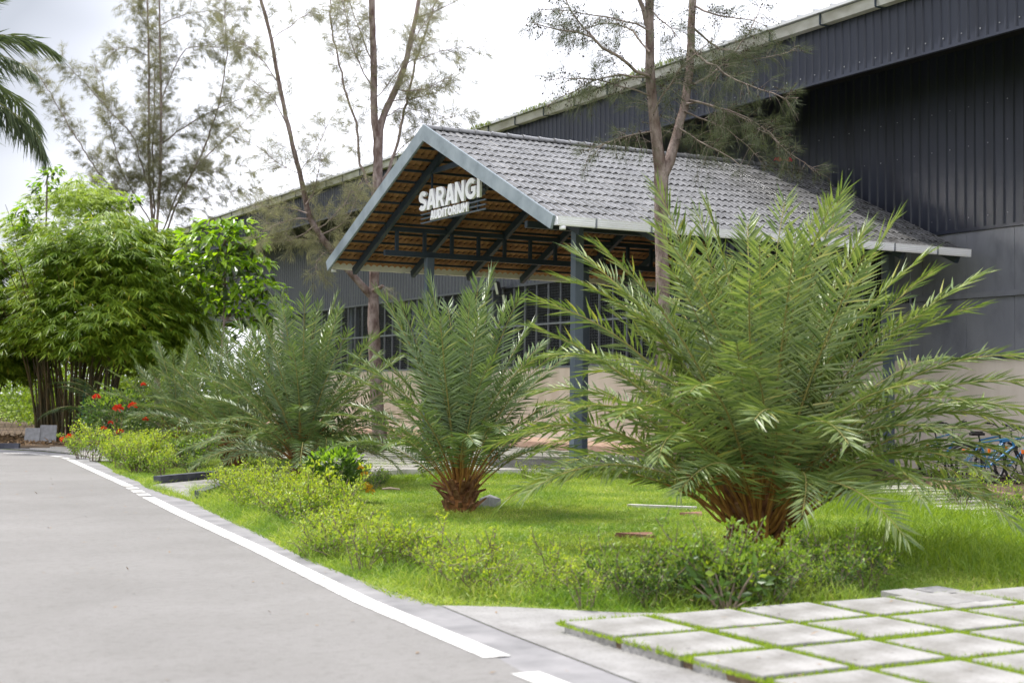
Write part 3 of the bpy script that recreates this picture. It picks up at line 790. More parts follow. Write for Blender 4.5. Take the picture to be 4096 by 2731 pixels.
def date_palm(loc, label, fronds, N, seed, emin=20, crown_z=.35, r=.16, r0_=.26, h=.36, az0=0.0, scl=(.82, 1.05), emax=86, pw=.85, short=.25, dead=3, dsc=1.0, up0=1.0, wild=5):
    rr = random.Random(seed)
    root = thing('date_palm', label, 'palm', loc, 0, 'date palms in a row on the lawn')
    palm_stub(root, r0_, r * 1.05, h, seed)
    for i in range(N):
        f = (i + .5) / N
        el = R(emax - (emax - emin) * f ** pw + rr.uniform(-wild, wild)); az = az0 + i * 2.39996 + rr.uniform(-.15, .15)
        vi = min(len(fronds) - 1, max(0, int(f * len(fronds) + rr.uniform(-.7, .7))))
        rad_ = r * (0.15 + .85 * f)
        place_frond(root, fronds[vi], az, el, (math.cos(az) * rad_, math.sin(az) * rad_, crown_z * (1.0 - .55 * f)), rr.uniform(*scl) * (1 - short * f ** 1.5) * min(1.0, up0 + (1 - up0) * f / .4), rr.uniform(-.5, .5))
    for k in range(dead):
        az = rr.uniform(0, 6.28)
        o = place_frond(root, deadf, az, R(rr.uniform(-5, 22)), (math.cos(az) * r, math.sin(az) * r, crown_z * .5), rr.uniform(.5, .68) * dsc, rr.uniform(-.6, .6)); o.name = 'dead_frond'; o['label'] = 'dry brown hanging frond'
    return root

deadf = frond(2.6, 1.25, .34, 44, 77, [M['drybrown'], M['boot'], M['boot']], width=.022, pet=.18, vee=-.3, droop=.8, twist=.5)
big = frond_set(3.08, .45, 56, M['palm_pale'], 100, (.28, .62, 1.0, 1.3, 1.5), width=.038, pet=.19, vee=.22, twist=.10, fwd0=74, fwdm=54, fwd1=28)
midf = frond_set(2.6, .40, 56, M['palm'], 200, (.16, .38, .66, 1.0, 1.35), width=.036, pet=.22, vee=.22, twist=.10, fwd0=74, fwdm=54, fwd1=28)
leftf = frond_set(2.85, .40, 58, M['palm_blue'], 300, (.22, .5, .85, 1.15, 1.4), width=.037, pet=.18, vee=.22, twist=.10, fwd0=74, fwdm=54, fwd1=28)
bp = date_palm((8.62, 10.62, 0), 'biggest date palm, in the right foreground, with an orange brown vase of stalks', big, 100, 11, emin=36, dead=0, up0=.95, wild=9, crown_z=.62, r=.30, r0_=.24, h=.56, pw=.78, scl=(.80, 1.03), short=.19)
bb = MB(); rr = random.Random(6)
for k in range(26):                                             # bare orange stalks of cut leaves on the vase
    a = rr.uniform(0, 6.28); r1 = rr.uniform(.20, .26); r2 = rr.uniform(.38, .75); z2 = rr.uniform(.55, .95)
    w_ = rr.uniform(.012, .022)
    bb.tube([(math.cos(a) * r1, math.sin(a) * r1, rr.uniform(.0, .25)), (math.cos(a) * (r1 * .6 + r2 * .4), math.sin(a) * (r1 * .6 + r2 * .4), z2 * .55), (math.cos(a + .05) * r2, math.sin(a + .05) * r2, z2)], [w_ * 1.4, w_, w_ * .6], 5)
bb.build('stalk', M['petiole'], bp)
date_palm((8.2, 16.06, 0), 'slender upright date palm with cut brown leaf stubs, between the two front columns', midf, 48, 12, emin=44, dead=0, crown_z=.50, r=.16, r0_=.20, h=.34, scl=(.86, 1.0), pw=1.05, short=.30)
date_palm((8.3, 21.95, 0), 'dense dusty green date palm behind the yellow flowered bush', leftf, 76, 13, emin=24, crown_z=.62, r=.16, r0_=.20, h=.5, pw=.82, scl=(.84, 1.0), short=.30).scale = (0.92, 0.92, 0.92)
date_palm((9.0, 27.6, 0), 'dusty green date palm standing behind the dense one, left of the casuarina trunk', leftf, 60, 14, emin=14, crown_z=.6, r=.18, r0_=.25, h=.5, scl=(.86, 1.02), short=.30).scale = (0.86, 0.86, 0.86)
date_palm((9.2, 32.2, 0), 'farthest date palm of the row, beside the red flowering shrub', leftf, 54, 15, emin=8, crown_z=.55, r=.18, r0_=.25, h=.5, scl=(.82, 1.0), short=.30).scale = (0.84, 0.84, 0.84)

# ------------------------------------------------------------------ casuarinas and the feathery tree
TWIN_STEMS = [
    ('trunk', [(13.32,18.91,0.24),(13.31,18.92,1.55),(13.29,18.93,3.52),(13.26,18.94,4.51),(13.27,18.94,5.12)], (0.155,0.125,0.115,0.11,0.12)),
    ('l', [(13.26,18.94,5.08),(13.18,18.92,5.46),(13.1,18.9,5.86),(13.02,18.88,6.38),(12.96,18.85,6.81),(12.91,18.81,7.33),(12.89,18.76,7.84),(12.86,18.71,8.46)], (0.105,0.095,0.088,0.08,0.078,0.072,0.07,0.06)),
    ('r', [(13.3,18.92,5.08),(13.43,18.92,5.36),(13.55,18.93,5.68),(13.67,18.93,6.11),(13.78,18.94,6.48),(13.86,18.97,7.12),(13.91,19.01,7.68),(13.96,19.06,8.07),(14.01,19.1,8.74)], (0.095,0.085,0.08,0.075,0.07,0.066,0.062,0.06,0.05)),
    ('lb', [(12.88,18.81,7.43),(12.78,18.79,7.66),(12.65,18.79,7.85),(12.51,18.79,8.21)], (0.045,0.04,0.035,0.03)),
    ('b', [(12.87,18.7,6.59),(12.53,18.68,6.58),(12.22,18.65,6.82),(11.94,18.59,6.94),(11.69,18.52,7.01),(11.21,18.58,7.08),(10.62,18.69,7.16)], (0.03,0.028,0.026,0.022,0.019,0.012,0.006)),
    ('b', [(11.76,18.63,7.04),(11.62,18.86,7.34),(11.51,19.08,7.61),(11.4,19.29,7.96)], (0.017,0.014,0.01,0.007)),
    ('b', [(12.93,18.78,6.6),(12.72,19.16,6.68),(12.48,19.55,6.7),(12.22,19.95,6.54),(11.93,20.37,6.29)], (0.02,0.017,0.013,0.01,0.005)),
    ('b', [(13.0,18.86,6.31),(12.55,18.88,6.45),(12.07,18.92,6.47),(11.6,18.95,6.47),(11.09,19.01,6.37)], (0.016,0.014,0.011,0.008,0.004)),
    ('b', [(12.86,18.71,6.98),(12.77,19.1,7.48),(12.68,19.49,7.62),(12.47,19.96,7.63),(12.24,20.42,7.51)], (0.018,0.015,0.012,0.009,0.004)),
    ('b', [(12.83,18.72,7.33),(12.53,18.63,7.45),(12.05,18.64,7.36),(11.51,18.69,7.45),(10.87,18.79,7.41)], (0.016,0.014,0.012,0.008,0.004)),
    ('b', [(13.76,18.89,6.34),(13.98,18.49,6.18),(14.19,18.08,6.05),(14.34,17.72,5.78),(14.42,17.38,5.46)], (0.022,0.018,0.014,0.009,0.005)),
    ('b', [(13.85,18.96,7.23),(13.9,18.5,6.86),(13.98,18.03,6.56),(14.25,17.45,6.24),(14.42,16.93,6.1)], (0.024,0.02,0.016,0.01,0.005)),
    ('b', [(13.77,18.89,6.56),(14.3,18.91,6.87),(14.78,18.96,7.27),(15.21,19.03,7.79),(15.51,19.18,8.25)], (0.022,0.018,0.014,0.01,0.006)),
    ('b', [(13.67,18.83,6.25),(14.21,18.79,6.31),(14.73,18.76,6.17),(15.38,18.65,5.81),(16.11,18.51,5.3)], (0.022,0.018,0.013,0.009,0.004)),
    ('b', [(13.86,18.96,7.59),(14.24,19.09,7.45),(14.88,19.08,7.24),(15.52,19.06,7.24),(16.17,19.04,7.54)], (0.02,0.017,0.013,0.008,0.004)),
    ('b', [(13.57,18.88,5.85),(13.6,18.45,5.54),(13.75,17.95,5.34),(13.76,17.52,5.07)], (0.016,0.013,0.009,0.005)),
    ('b', [(13.03,18.84,6.04),(13.07,18.54,6.34),(13.1,18.23,6.7),(13.19,17.9,6.85),(13.27,17.56,7.0)], (0.016,0.014,0.011,0.008,0.005)),
    ('b', [(13.12,18.91,5.77),(12.77,18.83,5.69),(12.34,18.81,5.58),(11.79,18.84,5.32)], (0.014,0.012,0.008,0.004)),
    ('b', [(13.93,19.03,7.98),(14.08,18.64,7.7),(14.29,18.22,7.67),(14.49,17.8,7.42)], (0.02,0.015,0.01,0.005)),
    ('b', [(12.87,18.71,7.68),(12.97,18.42,7.35),(13.04,18.15,7.1)], (0.014,0.01,0.006)),
    ('b', [(13.64,18.85,6.14),(14.02,18.78,5.99),(14.48,18.67,5.87),(14.93,18.56,5.54),(15.14,18.59,5.25)], (0.018,0.014,0.01,0.006,0.003)),
]
MID_STEMS = [
    ('trunk', [(14.21,32.14,0.05),(14.13,32.19,0.96),(14.06,32.23,2.03),(14.01,32.25,3.1),(14.0,32.26,3.86),(14.02,32.25,4.5),(14.03,32.24,5.15),(14.05,32.23,6.01),(14.05,32.23,6.93),(14.06,32.23,7.77)], (0.2,0.165,0.155,0.145,0.13,0.125,0.12,0.12,0.125,0.12)),
    ('l', [(14.04,32.24,7.69),(13.96,32.23,8.06),(13.91,32.2,8.48),(13.88,32.16,9.01),(13.86,32.11,9.54),(13.82,32.08,10.07),(13.76,32.05,10.6),(13.73,32.01,11.13),(13.68,31.98,12.08)], (0.1,0.095,0.09,0.088,0.085,0.082,0.08,0.078,0.065)),
    ('r', [(14.08,32.22,7.74),(14.16,32.31,8.26),(14.34,32.36,8.61),(14.59,32.36,9.08),(14.82,32.38,9.66),(15.01,32.41,10.44),(15.17,32.47,11.11),(15.28,32.55,11.48),(15.41,32.62,12.41)], (0.095,0.09,0.085,0.078,0.072,0.062,0.055,0.05,0.04)),
    ('limb', [(13.94,32.3,3.88),(13.8,32.24,4.02),(13.55,32.25,4.21),(13.3,32.26,4.5),(13.07,32.26,4.75),(12.82,32.27,5.01),(12.52,32.31,5.36),(12.29,32.31,5.66),(12.17,32.25,6.19),(12.01,32.21,6.79),(11.94,32.12,6.84),(11.71,32.12,7.64),(11.5,32.1,8.4),(11.32,32.08,9.23),(11.13,32.05,10.11),(10.9,32.05,10.73),(10.65,32.06,11.52)], (0.1,0.095,0.09,0.085,0.083,0.08,0.075,0.07,0.065,0.06,0.06,0.055,0.05,0.045,0.042,0.04,0.03)),
    ('stub', [(13.96,32.17,3.98),(14.05,32.0,4.04),(14.08,31.88,4.1)], (0.06,0.045,0.04)),
    ('b', [(14.09,32.32,6.13),(13.94,32.57,6.69),(13.83,32.8,7.1),(13.83,32.96,8.05),(13.71,33.2,8.69),(13.59,33.43,9.36),(13.49,33.65,10.08),(13.41,33.86,10.96),(13.43,34.01,11.56),(13.42,34.19,12.28)], (0.04,0.038,0.036,0.032,0.03,0.028,0.024,0.02,0.017,0.01)),
    ('b', [(14.1,32.32,6.57),(14.39,32.4,6.98),(14.62,32.52,7.46),(14.87,32.62,8.3),(15.11,32.73,9.12),(15.34,32.85,9.92),(15.65,32.92,10.86),(15.98,32.98,11.68),(16.23,33.08,12.32)], (0.045,0.042,0.04,0.036,0.032,0.028,0.022,0.016,0.01)),
    ('b', [(13.87,32.1,8.89),(13.63,32.07,9.24),(13.33,32.06,9.68),(13.08,32.03,10.5),(12.92,31.94,10.99)], (0.02,0.018,0.015,0.01,0.007)),
    ('b', [(13.82,32.02,9.52),(13.76,32.4,10.02),(13.68,32.78,10.64),(13.59,33.17,11.38)], (0.022,0.018,0.012,0.008)),
    ('b', [(14.55,32.3,9.06),(14.92,31.79,8.9),(15.27,31.29,9.12),(15.61,30.79,9.39)], (0.016,0.012,0.008,0.004)),
    ('b', [(14.38,32.28,8.71),(15.04,32.3,8.89),(15.66,32.33,9.05),(16.29,32.36,9.55)], (0.014,0.012,0.008,0.004)),
    ('b', [(14.24,32.36,8.33),(14.82,32.34,8.71),(15.51,32.26,8.55),(16.11,32.23,8.52)], (0.014,0.01,0.008,0.004)),
    ('b', [(14.88,32.46,9.74),(15.23,31.96,9.95),(15.77,31.35,10.04),(16.31,30.75,10.03)], (0.014,0.01,0.006,0.003)),
    ('b', [(14.57,32.4,7.38),(15.21,32.39,8.1),(15.92,32.34,8.44),(16.73,32.23,8.73)], (0.014,0.01,0.007,0.003)),
    ('b', [(15.28,32.69,11.06),(15.51,32.34,11.15),(15.81,31.94,11.21),(16.0,31.61,11.41)], (0.018,0.014,0.01,0.006)),
    ('b', [(13.86,32.11,8.68),(14.19,31.62,9.16),(14.48,31.15,10.07),(14.82,30.66,10.75)], (0.015,0.012,0.008,0.005)),
    ('b', [(12.17,32.02,5.62),(11.67,32.07,5.61),(11.24,32.08,5.38),(10.91,32.03,5.07)], (0.02,0.016,0.012,0.006)),
    ('b', [(12.32,32.05,5.45),(12.12,32.39,5.2),(11.83,32.78,5.06),(11.43,33.23,5.13)], (0.018,0.014,0.01,0.006)),
    ('b', [(12.15,32.03,5.75),(11.84,32.55,5.94),(11.57,33.04,5.94),(11.2,33.59,6.06)], (0.018,0.013,0.009,0.005)),
    ('b', [(12.12,32.05,5.96),(12.3,31.75,6.35),(12.28,31.57,6.75),(12.17,31.45,7.24)], (0.018,0.014,0.01,0.006)),
    ('b', [(12.5,32.06,5.25),(13.08,31.97,5.49),(13.33,32.06,5.94),(13.59,32.15,6.51)], (0.018,0.014,0.01,0.005)),
    ('b', [(12.41,32.12,5.38),(12.74,31.7,5.65),(12.93,31.37,6.15),(13.21,30.99,6.54)], (0.016,0.013,0.009,0.005)),
    ('b', [(12.81,32.12,4.94),(12.37,32.14,4.72),(12.25,31.97,4.6),(12.37,31.68,4.17)], (0.012,0.01,0.008,0.005)),
    ('b', [(11.6,31.99,7.78),(11.51,32.35,8.36),(11.22,32.81,8.83),(10.93,33.28,9.2)], (0.014,0.012,0.008,0.004)),
    ('b', [(11.37,32.0,8.8),(10.92,31.95,9.36),(10.47,31.9,9.6),(9.85,31.94,9.78)], (0.014,0.012,0.008,0.004)),
    ('b', [(11.96,32.02,6.67),(11.41,32.02,6.83),(10.96,31.97,7.2),(10.51,31.91,7.35)], (0.012,0.01,0.008,0.004)),
    ('b', [(11.19,31.99,9.82),(11.57,32.01,10.18),(11.91,32.05,10.34),(12.25,32.09,10.72)], (0.012,0.01,0.008,0.004)),
    ('b', [(11.96,32.02,6.73),(12.32,32.12,7.14),(12.64,32.25,7.72),(12.88,32.43,8.2)], (0.012,0.01,0.008,0.004)),
]
FAR_STEMS = [
    ('trunk', [(13.44,49.73,-0.26),(13.36,49.77,2.95),(13.27,49.83,6.02),(13.18,49.87,7.25)], (0.16,0.14,0.12,0.11)),
    ('s', [(13.2,49.86,6.94),(13.03,50.08,9.27),(13.03,50.19,11.46),(13.02,50.31,13.43),(12.96,50.46,15.42),(12.93,50.58,16.7)], (0.075,0.065,0.058,0.05,0.04,0.03)),
    ('s', [(13.26,49.83,6.63),(13.34,49.63,9.23),(13.27,49.5,11.75),(13.17,49.4,13.65),(13.08,49.29,15.16),(13.01,49.17,16.35)], (0.075,0.065,0.058,0.05,0.04,0.03)),
    ('s', [(13.24,49.84,6.94),(13.2,50.24,9.54),(13.32,50.56,11.95),(13.4,50.9,14.0)], (0.05,0.045,0.035,0.02)),
    ('s', [(13.31,49.8,6.02),(13.77,49.35,7.85),(14.3,48.86,9.21),(14.72,48.43,10.39),(14.98,48.09,11.77),(15.11,47.83,13.18),(14.96,47.71,14.59),(14.87,47.56,15.61)], (0.055,0.05,0.045,0.04,0.034,0.028,0.02,0.012)),
    ('s', [(13.4,49.75,10.18),(13.83,49.23,10.61),(14.29,48.69,10.95),(15.21,47.89,11.48),(15.98,47.18,11.79)], (0.04,0.034,0.028,0.02,0.01)),
    ('s', [(13.19,49.87,6.63),(11.42,51.08,9.26),(10.83,51.64,10.42),(10.31,52.16,11.5),(9.85,52.64,12.48),(9.5,53.07,13.16)], (0.045,0.036,0.03,0.024,0.016,0.008)),
    ('s', [(13.21,49.86,7.86),(12.46,49.99,10.41),(11.48,50.25,11.43),(10.54,50.48,12.47),(10.02,50.49,12.98)], (0.04,0.03,0.024,0.015,0.008)),
    ('s', [(13.18,49.87,7.25),(12.14,50.59,9.26),(11.9,50.86,10.57),(11.78,51.06,11.47),(11.58,51.31,12.67),(11.4,51.55,13.09)], (0.04,0.03,0.024,0.018,0.012,0.006)),
    ('s', [(13.33,49.79,6.63),(14.03,49.77,8.54),(14.92,49.65,9.84),(15.96,49.45,10.85),(16.87,49.31,11.88)], (0.045,0.04,0.03,0.02,0.01)),
    ('s', [(13.24,49.38,11.65),(13.8,48.76,13.44),(14.38,48.12,13.46),(15.09,47.41,13.3),(15.8,46.7,12.97)], (0.03,0.025,0.018,0.014,0.008)),
    ('s', [(13.05,50.41,13.38),(12.4,50.46,13.7),(11.94,50.41,13.52),(11.61,50.29,13.3)], (0.024,0.018,0.012,0.006)),
    ('s', [(13.04,49.04,14.17),(13.71,49.05,14.65),(15.01,48.71,14.91),(16.06,48.51,15.05)], (0.022,0.018,0.012,0.006)),
    ('s', [(13.03,50.42,14.47),(12.66,50.97,15.18),(12.45,51.42,15.49)], (0.02,0.014,0.008)),
    ('s', [(13.18,50.1,8.82),(12.57,50.14,9.08),(11.97,50.16,8.73),(11.31,50.23,8.68)], (0.022,0.018,0.012,0.006)),
    ('s', [(13.33,49.56,8.76),(14.1,49.52,9.13),(15.28,49.24,9.27),(16.33,49.04,9.57)], (0.022,0.018,0.012,0.006)),
    ('s', [(13.29,49.58,7.84),(14.08,48.84,7.97),(15.19,47.92,8.4),(16.03,47.15,8.53)], (0.022,0.018,0.012,0.006)),
]


def casuarina(name, label, stems, seed, needle_len, wd, twig_rad, density, spread, droop=.25, minr=.0, cones=0, group=None, bark='bark', needles='needle'):
    rng = np.random.default_rng(seed)
    base = np.array(stems[0][1][0]); base[2] = 0
    root = thing(name, label, 'tree', tuple(base), 0, group)
    tb, lb, nb, cb = MB(), MB(), MB(), MB()
    NB, ND, NL = [], [], []
    for kind, pts, rad in stems:
        P = np.array(pts) - base; rad = np.array(rad)
        seg = np.linalg.norm(np.diff(P, axis=0), axis=1); cum = np.concatenate([[0], np.cumsum(seg)]); Lh = cum[-1]
        m_ = max(4, int(Lh / (.16 if kind == 'trunk' else .22)))
        uu = np.linspace(0, Lh, m_)
        # smooth resample
        Q = np.stack([np.interp(uu, cum, P[:, i]) for i in range(3)], 1); rq = np.interp(uu, cum, rad)
        for _ in range(2): Q[1:-1] = (Q[:-2] + 2 * Q[1:-1] + Q[2:]) / 4
        big_ = rad[0] > .05
        Q[1:-1] += rng.normal(0, .006 if big_ else .018, (m_ - 2, 3))
        if big_: rq = rq * (1 + rng.normal(0, .035, m_))
        (tb if big_ else lb).tube(Q, rq, 9 if big_ else 5, 0)
        if kind == 'trunk': continue
        # side twigs
        nt_ = int(Lh * density * (1.0 if kind != 'b' else 1.5))
        for _ in range(nt_):
            f = rng.uniform(.12 if kind != 'b' else .18, 1)
            p = np.array([np.interp(f * Lh, uu, Q[:, i]) for i in range(3)])
            if p[2] < minr: continue
            j = min(m_ - 2, int(f * (m_ - 1))); t = unit(Q[j + 1] - Q[j])
            a = rng.normal(size=3); a -= t * (a @ t); a = unit(a)
            ln = spread * rng.uniform(.35, 1.0) * (1.0 if kind != 'b' else .75) * (1.1 - .5 * f)
            d = unit(t * rng.uniform(.3, 1.0) + a * 1.0 + np.array([0, 0, .25]))
            kk = 6; w_ = np.linspace(0, 1, kk)[:, None]
            C = p + d * ln * w_ + np.array([0, 0, -1]) * droop * ln * w_ ** 2 + np.cumsum(rng.normal(0, .03 * ln, (kk, 3)), 0) * w_
            lb.tube(C, np.linspace(twig_rad, twig_rad * .35, kk), 3, 0, False)
            nn = int(rng.integers(5, 12) * ln / .8) + 2
            nf = rng.uniform(.25, 1, nn)
            nbse = np.stack([np.interp(nf, w_[:, 0], C[:, i]) for i in range(3)], 1)
            per = int(rng.integers(5, 12))
            dd = unit(d * .9 + np.array([0, 0, -.45]) + rng.normal(0, .45, (nn, 3)))
            NB.append(np.repeat(nbse, per, 0) + rng.normal(0, .02, (nn * per, 3)))
            ND.append(unit(np.repeat(dd, per, 0) + rng.normal(0, .28, (nn * per, 3)) + np.array([0, 0, -.12])))
            NL.append(rng.uniform(.55, 1.1, nn * per) * needle_len)
            if cones and rng.random() < cones:
                for _c in range(int(rng.integers(2, 7))):
                    c = C[int(rng.integers(1, kk))] + rng.normal(0, .03, 3); r_ = .014
                    cb.add(c + np.array([(r_, 0, 0), (-r_, 0, 0), (0, r_, 0), (0, -r_, 0), (0, 0, r_ * 1.3), (0, 0, -r_ * 1.3)]),
                           [(0, 2, 4), (2, 1, 4), (1, 3, 4), (3, 0, 4), (2, 0, 5), (1, 2, 5), (3, 1, 5), (0, 3, 5)])
    NB, ND, NL = np.concatenate(NB), np.concatenate(ND), np.concatenate(NL)
    nb.blades(NB, ND, unit(np.cross(ND, rnd(len(ND), rng))), NL, wd, None, 0, .5)
    tb.build('trunk', M[bark], root)
    lb.build('branches', M['bark_dark'], root)
    if cb.n: nb.v += cb.v; nb.l += [l_ + nb.n for l_ in cb.l]; nb.sz += cb.sz; nb.mi += [m_ + 1 for m_ in cb.mi]; nb.sm += cb.sm; nb.n += cb.n
    nb.build('crown', [M[needles], M['cone']], root)
    return root

casuarina('casuarina_tree', 'casuarina with a forked pale trunk in front of the tiled roof, strung with small cones', TWIN_STEMS, 21, .27, .0042, .005, 12.5, .72, .34, minr=5.3, cones=.75, needles='needle_near', group='casuarina trees')
casuarina('casuarina_tree', 'casuarina behind the porch gable with one long limb leaning left', MID_STEMS, 22, .28, .0062, .0055, 12, 1.0, .12, minr=3.5, cones=.03, group='casuarina trees')
casuarina('feathery_tree', 'tall feathery tree with several thin stems behind the bamboo', [(k, p, tuple(v * .72 for v in r_)) for k, p, r_ in FAR_STEMS], 23, .27, .0085, .005, 20, 1.15, .10, minr=3.0, group=None, bark='bark_dark')

# ------------------------------------------------------------------ bamboo
def bamboo(loc, label, H, rx, zc, rz, seed, nculm, nspray, leafmat, leaf_len=.30, width=.038, splay=1.0, fall=.45, top_n=0, name='bamboo_clump', tufts=80, cx=0.0, minz=2.0):
    rng = np.random.default_rng(seed); rr = random.Random(seed)
    root = thing(name, label, 'bamboo', loc, 0, 'bamboo beside the road bend')
    for k in range(nculm):
        a = rr.uniform(0, 6.283); r_ = 1.0 * math.sqrt(rr.random()) * splay
        p0 = np.array([math.cos(a) * r_, math.sin(a) * r_, 0.0])
        a2 = a + rr.uniform(-.6, .6); lean = rr.uniform(.15, 1.0) * rx * .85; hh = H * rr.uniform(.6, .98)
        u = np.linspace(0, 1, 12)
        P = np.stack([p0[0] + math.cos(a2) * lean * u ** 1.7, p0[1] + math.sin(a2) * lean * u ** 1.7, hh * (u - .12 * u ** 3)], 1)
        bb = MB(); bb.tube(P, np.linspace(rr.uniform(.028, .045), .008, 12), 6, 0, False); bb.build('culm', M['culm'], root)
    # leaf sprays hanging from the ends of side branches, gathered into tufts
    tc_ = rnd(tufts, rng); tc_[:, 2] = np.abs(tc_[:, 2]) * 1.6 - .75 * rng.random(tufts)
    tc_ = unit(tc_) * (rng.uniform(.45, 1.0, (tufts, 1)) ** .6)
    tcw = tc_ * np.array([rx, rx, rz]) + np.array([cx * r0.x, cx * r0.y, zc])
    ns_ = tufts // 4
    a_ = rng.uniform(0, 6.283, ns_); q_ = rng.uniform(.55, .95, ns_)
    tcw[:ns_] = np.stack([np.cos(a_) * q_ * rx + cx * r0.x, np.sin(a_) * q_ * rx + cx * r0.y, zc - rz * rng.uniform(.1, .5, ns_)], 1)
    tcw[:, 2] = np.maximum(tcw[:, 2], minz + .5)
    ti = rng.integers(0, tufts, nspray)
    off = rng.normal(0, 1, (nspray, 3)) * np.array([.42, .42, .20]) * rx / 2.6
    C = tcw[ti] + off
    C[:, 2] -= .35 * np.hypot(off[:, 0], off[:, 1])
    C[:, 2] = np.where(C[:, 2] < minz, minz + .4 * rng.random(nspray), C[:, 2])
    outw = unit(np.c_[C[:, :2], np.zeros(nspray)] + np.c_[off[:, :2] * 2.5, np.zeros(nspray)] + rng.normal(0, .35, (nspray, 3)))
    d0 = unit(outw + np.array([0, 0, -fall]) + rng.normal(0, .2, (nspray, 3)))
    per = 9
    side = unit(np.cross(d0, np.array([0, 0, 1.])))
    fan = np.linspace(-.95, .95, per)[None, :, None] + rng.normal(0, .12, (nspray, per, 1))
    D = unit(d0[:, None, :] * np.cos(fan) + side[:, None, :] * np.sin(fan) + np.array([0, 0, -.45]) * rng.random((nspray, per, 1)))
    Bp = C[:, None, :] + d0[:, None, :] * rng.uniform(0, .16, (nspray, per, 1))
    D = D.reshape(-1, 3); Bp = Bp.reshape(-1, 3); n = len(D)
    sv = unit(np.cross(D, np.array([0, 0, 1.])) + rng.normal(0, .35, (n, 3)))
    bb = MB(); bb.blades(Bp, D, sv, leaf_len * rng.uniform(.6, 1.1, n), width * rng.uniform(.8, 1.1, n), .02, 0, .4, unit(np.cross(sv, D)))
    bb.build('foliage', leafmat, root)
    return root
bamboo((8.9, 42.2, 0), 'large dome of bright bamboo at the bend of the road', 6.7, 2.65, 3.95, 2.6, 41, 60, 11000, M['bamboo'], leaf_len=.40, width=.048, splay=1.15, tufts=115, cx=1.15)
bamboo((6.0, 44.7, 0), 'bamboo clump cut off by the left edge of the picture', 6.1, 2.3, 3.4, 2.4, 42, 45, 7500, M['bamboo'], leaf_len=.40, width=.048, splay=1.2, tufts=80, minz=.9)
bamboo((9.9, 47.6, 0), 'thin pale bamboo rising behind the large dome', 9.0, 1.9, 6.7, 1.8, 43, 16, 1900, M['bamboo_pale'], splay=.8, tufts=40)

# ------------------------------------------------------------------ broadleaf trees
def broadleaf(name, label, loc, trunk, clusters, seed, leafmat, darkmat, ln, wd, per, cat='tree', stem_r=.05, group=None):
    rng = np.random.default_rng(seed)
    root = thing(name, label, cat, loc, 0, group)
    tb = MB(); tb.tube(trunk, np.linspace(stem_r, stem_r * .5, len(trunk)), 7)
    top = Vector(trunk[-1])
    V, D, Dk = [], [], []
    for (x, y, z, r_) in clusters:
        p = Vector((x, y, z)); k = min(range(len(trunk)), key=lambda i: (Vector(trunk[i]) - p).length + (0 if trunk[i][2] < z - .15 else .6))
        q = Vector(trunk[k]); md = (p + q) / 2 + Vector((0, 0, -.06)); tb.tube([q, md, p], [stem_r * .4, stem_r * .25, stem_r * .12], 4, 0, False)
        n = int(per * r_ / .4)
        a = rng.uniform(0, 6.283, n); rad = np.sqrt(rng.random(n)) * r_
        o_ = np.stack([np.cos(a) * rad, np.sin(a) * rad, r_ * .45 * (1 - (rad / r_) ** 2) + rng.normal(0, r_ * .16, n)], 1)
        low = rng.random(n) < .33; o_[low, 2] -= r_ * rng.uniform(.2, .8, low.sum())  # low leaves get the dark material: underside shade put into colour
        V.append(np.array([x, y, z]) + o_); D.append(unit(np.c_[np.cos(a), np.sin(a), rng.uniform(-1.0, .25, n)] + rng.normal(0, .3, (n, 3)))); Dk.append(low)
    V, D, Dk = np.concatenate(V), np.concatenate(D), np.concatenate(Dk)
    n = len(V)
    sv = unit(np.cross(D, np.array([0, 0, 1.])) + rng.normal(0, .25, (n, 3))); nn = unit(np.cross(sv, D))
    L_ = ln * rng.uniform(.6, 1.15, n); W_ = wd * rng.uniform(.75, 1.1, n)
    bb = MB()
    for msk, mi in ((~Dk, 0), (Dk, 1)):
        b_, d_, s_, n_, l_, w_ = V[msk], D[msk], sv[msk], nn[msk], L_[msk][:, None], W_[msk][:, None]
        k = len(b_)
        if not k: continue
        m1, m2 = b_ + d_ * l_ * .3 - n_ * l_ * .02, b_ + d_ * l_ * .68 - n_ * l_ * .06
        tip = b_ + d_ * l_ - n_ * l_ * .2
        VV = np.stack([b_, m1 + s_ * w_ / 2 + n_ * w_ * .18, m2 + s_ * w_ * .42 + n_ * w_ * .12, tip, m2 - s_ * w_ * .42 + n_ * w_ * .12, m1 - s_ * w_ / 2 + n_ * w_ * .18, m1, m2], 1)
        i = np.arange(k)[:, None] * 8
        bb.add(VV.reshape(-1, 3), np.concatenate([i + np.array([[0, 1, 6]]), i + np.array([[0, 6, 5]]), i + np.array([[2, 3, 7]]), i + np.array([[7, 3, 4]])], 0), mi)
        bb.add(VV.reshape(-1, 3), np.concatenate([i + np.array([[1, 2, 7, 6]]), i + np.array([[6, 7, 4, 5]])], 0), mi)
    tb.build('trunk', M['bark'], root)
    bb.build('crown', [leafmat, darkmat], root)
    return root
rr = random.Random(9)
ctr = []
def cl(vx, vz, r_, dep=0.0):    # offsets seen from the road: sideways, height, radius, depth
    ctr.append((vx * r0.x + dep * f0.x, vx * r0.y + dep * f0.y, vz, r_))
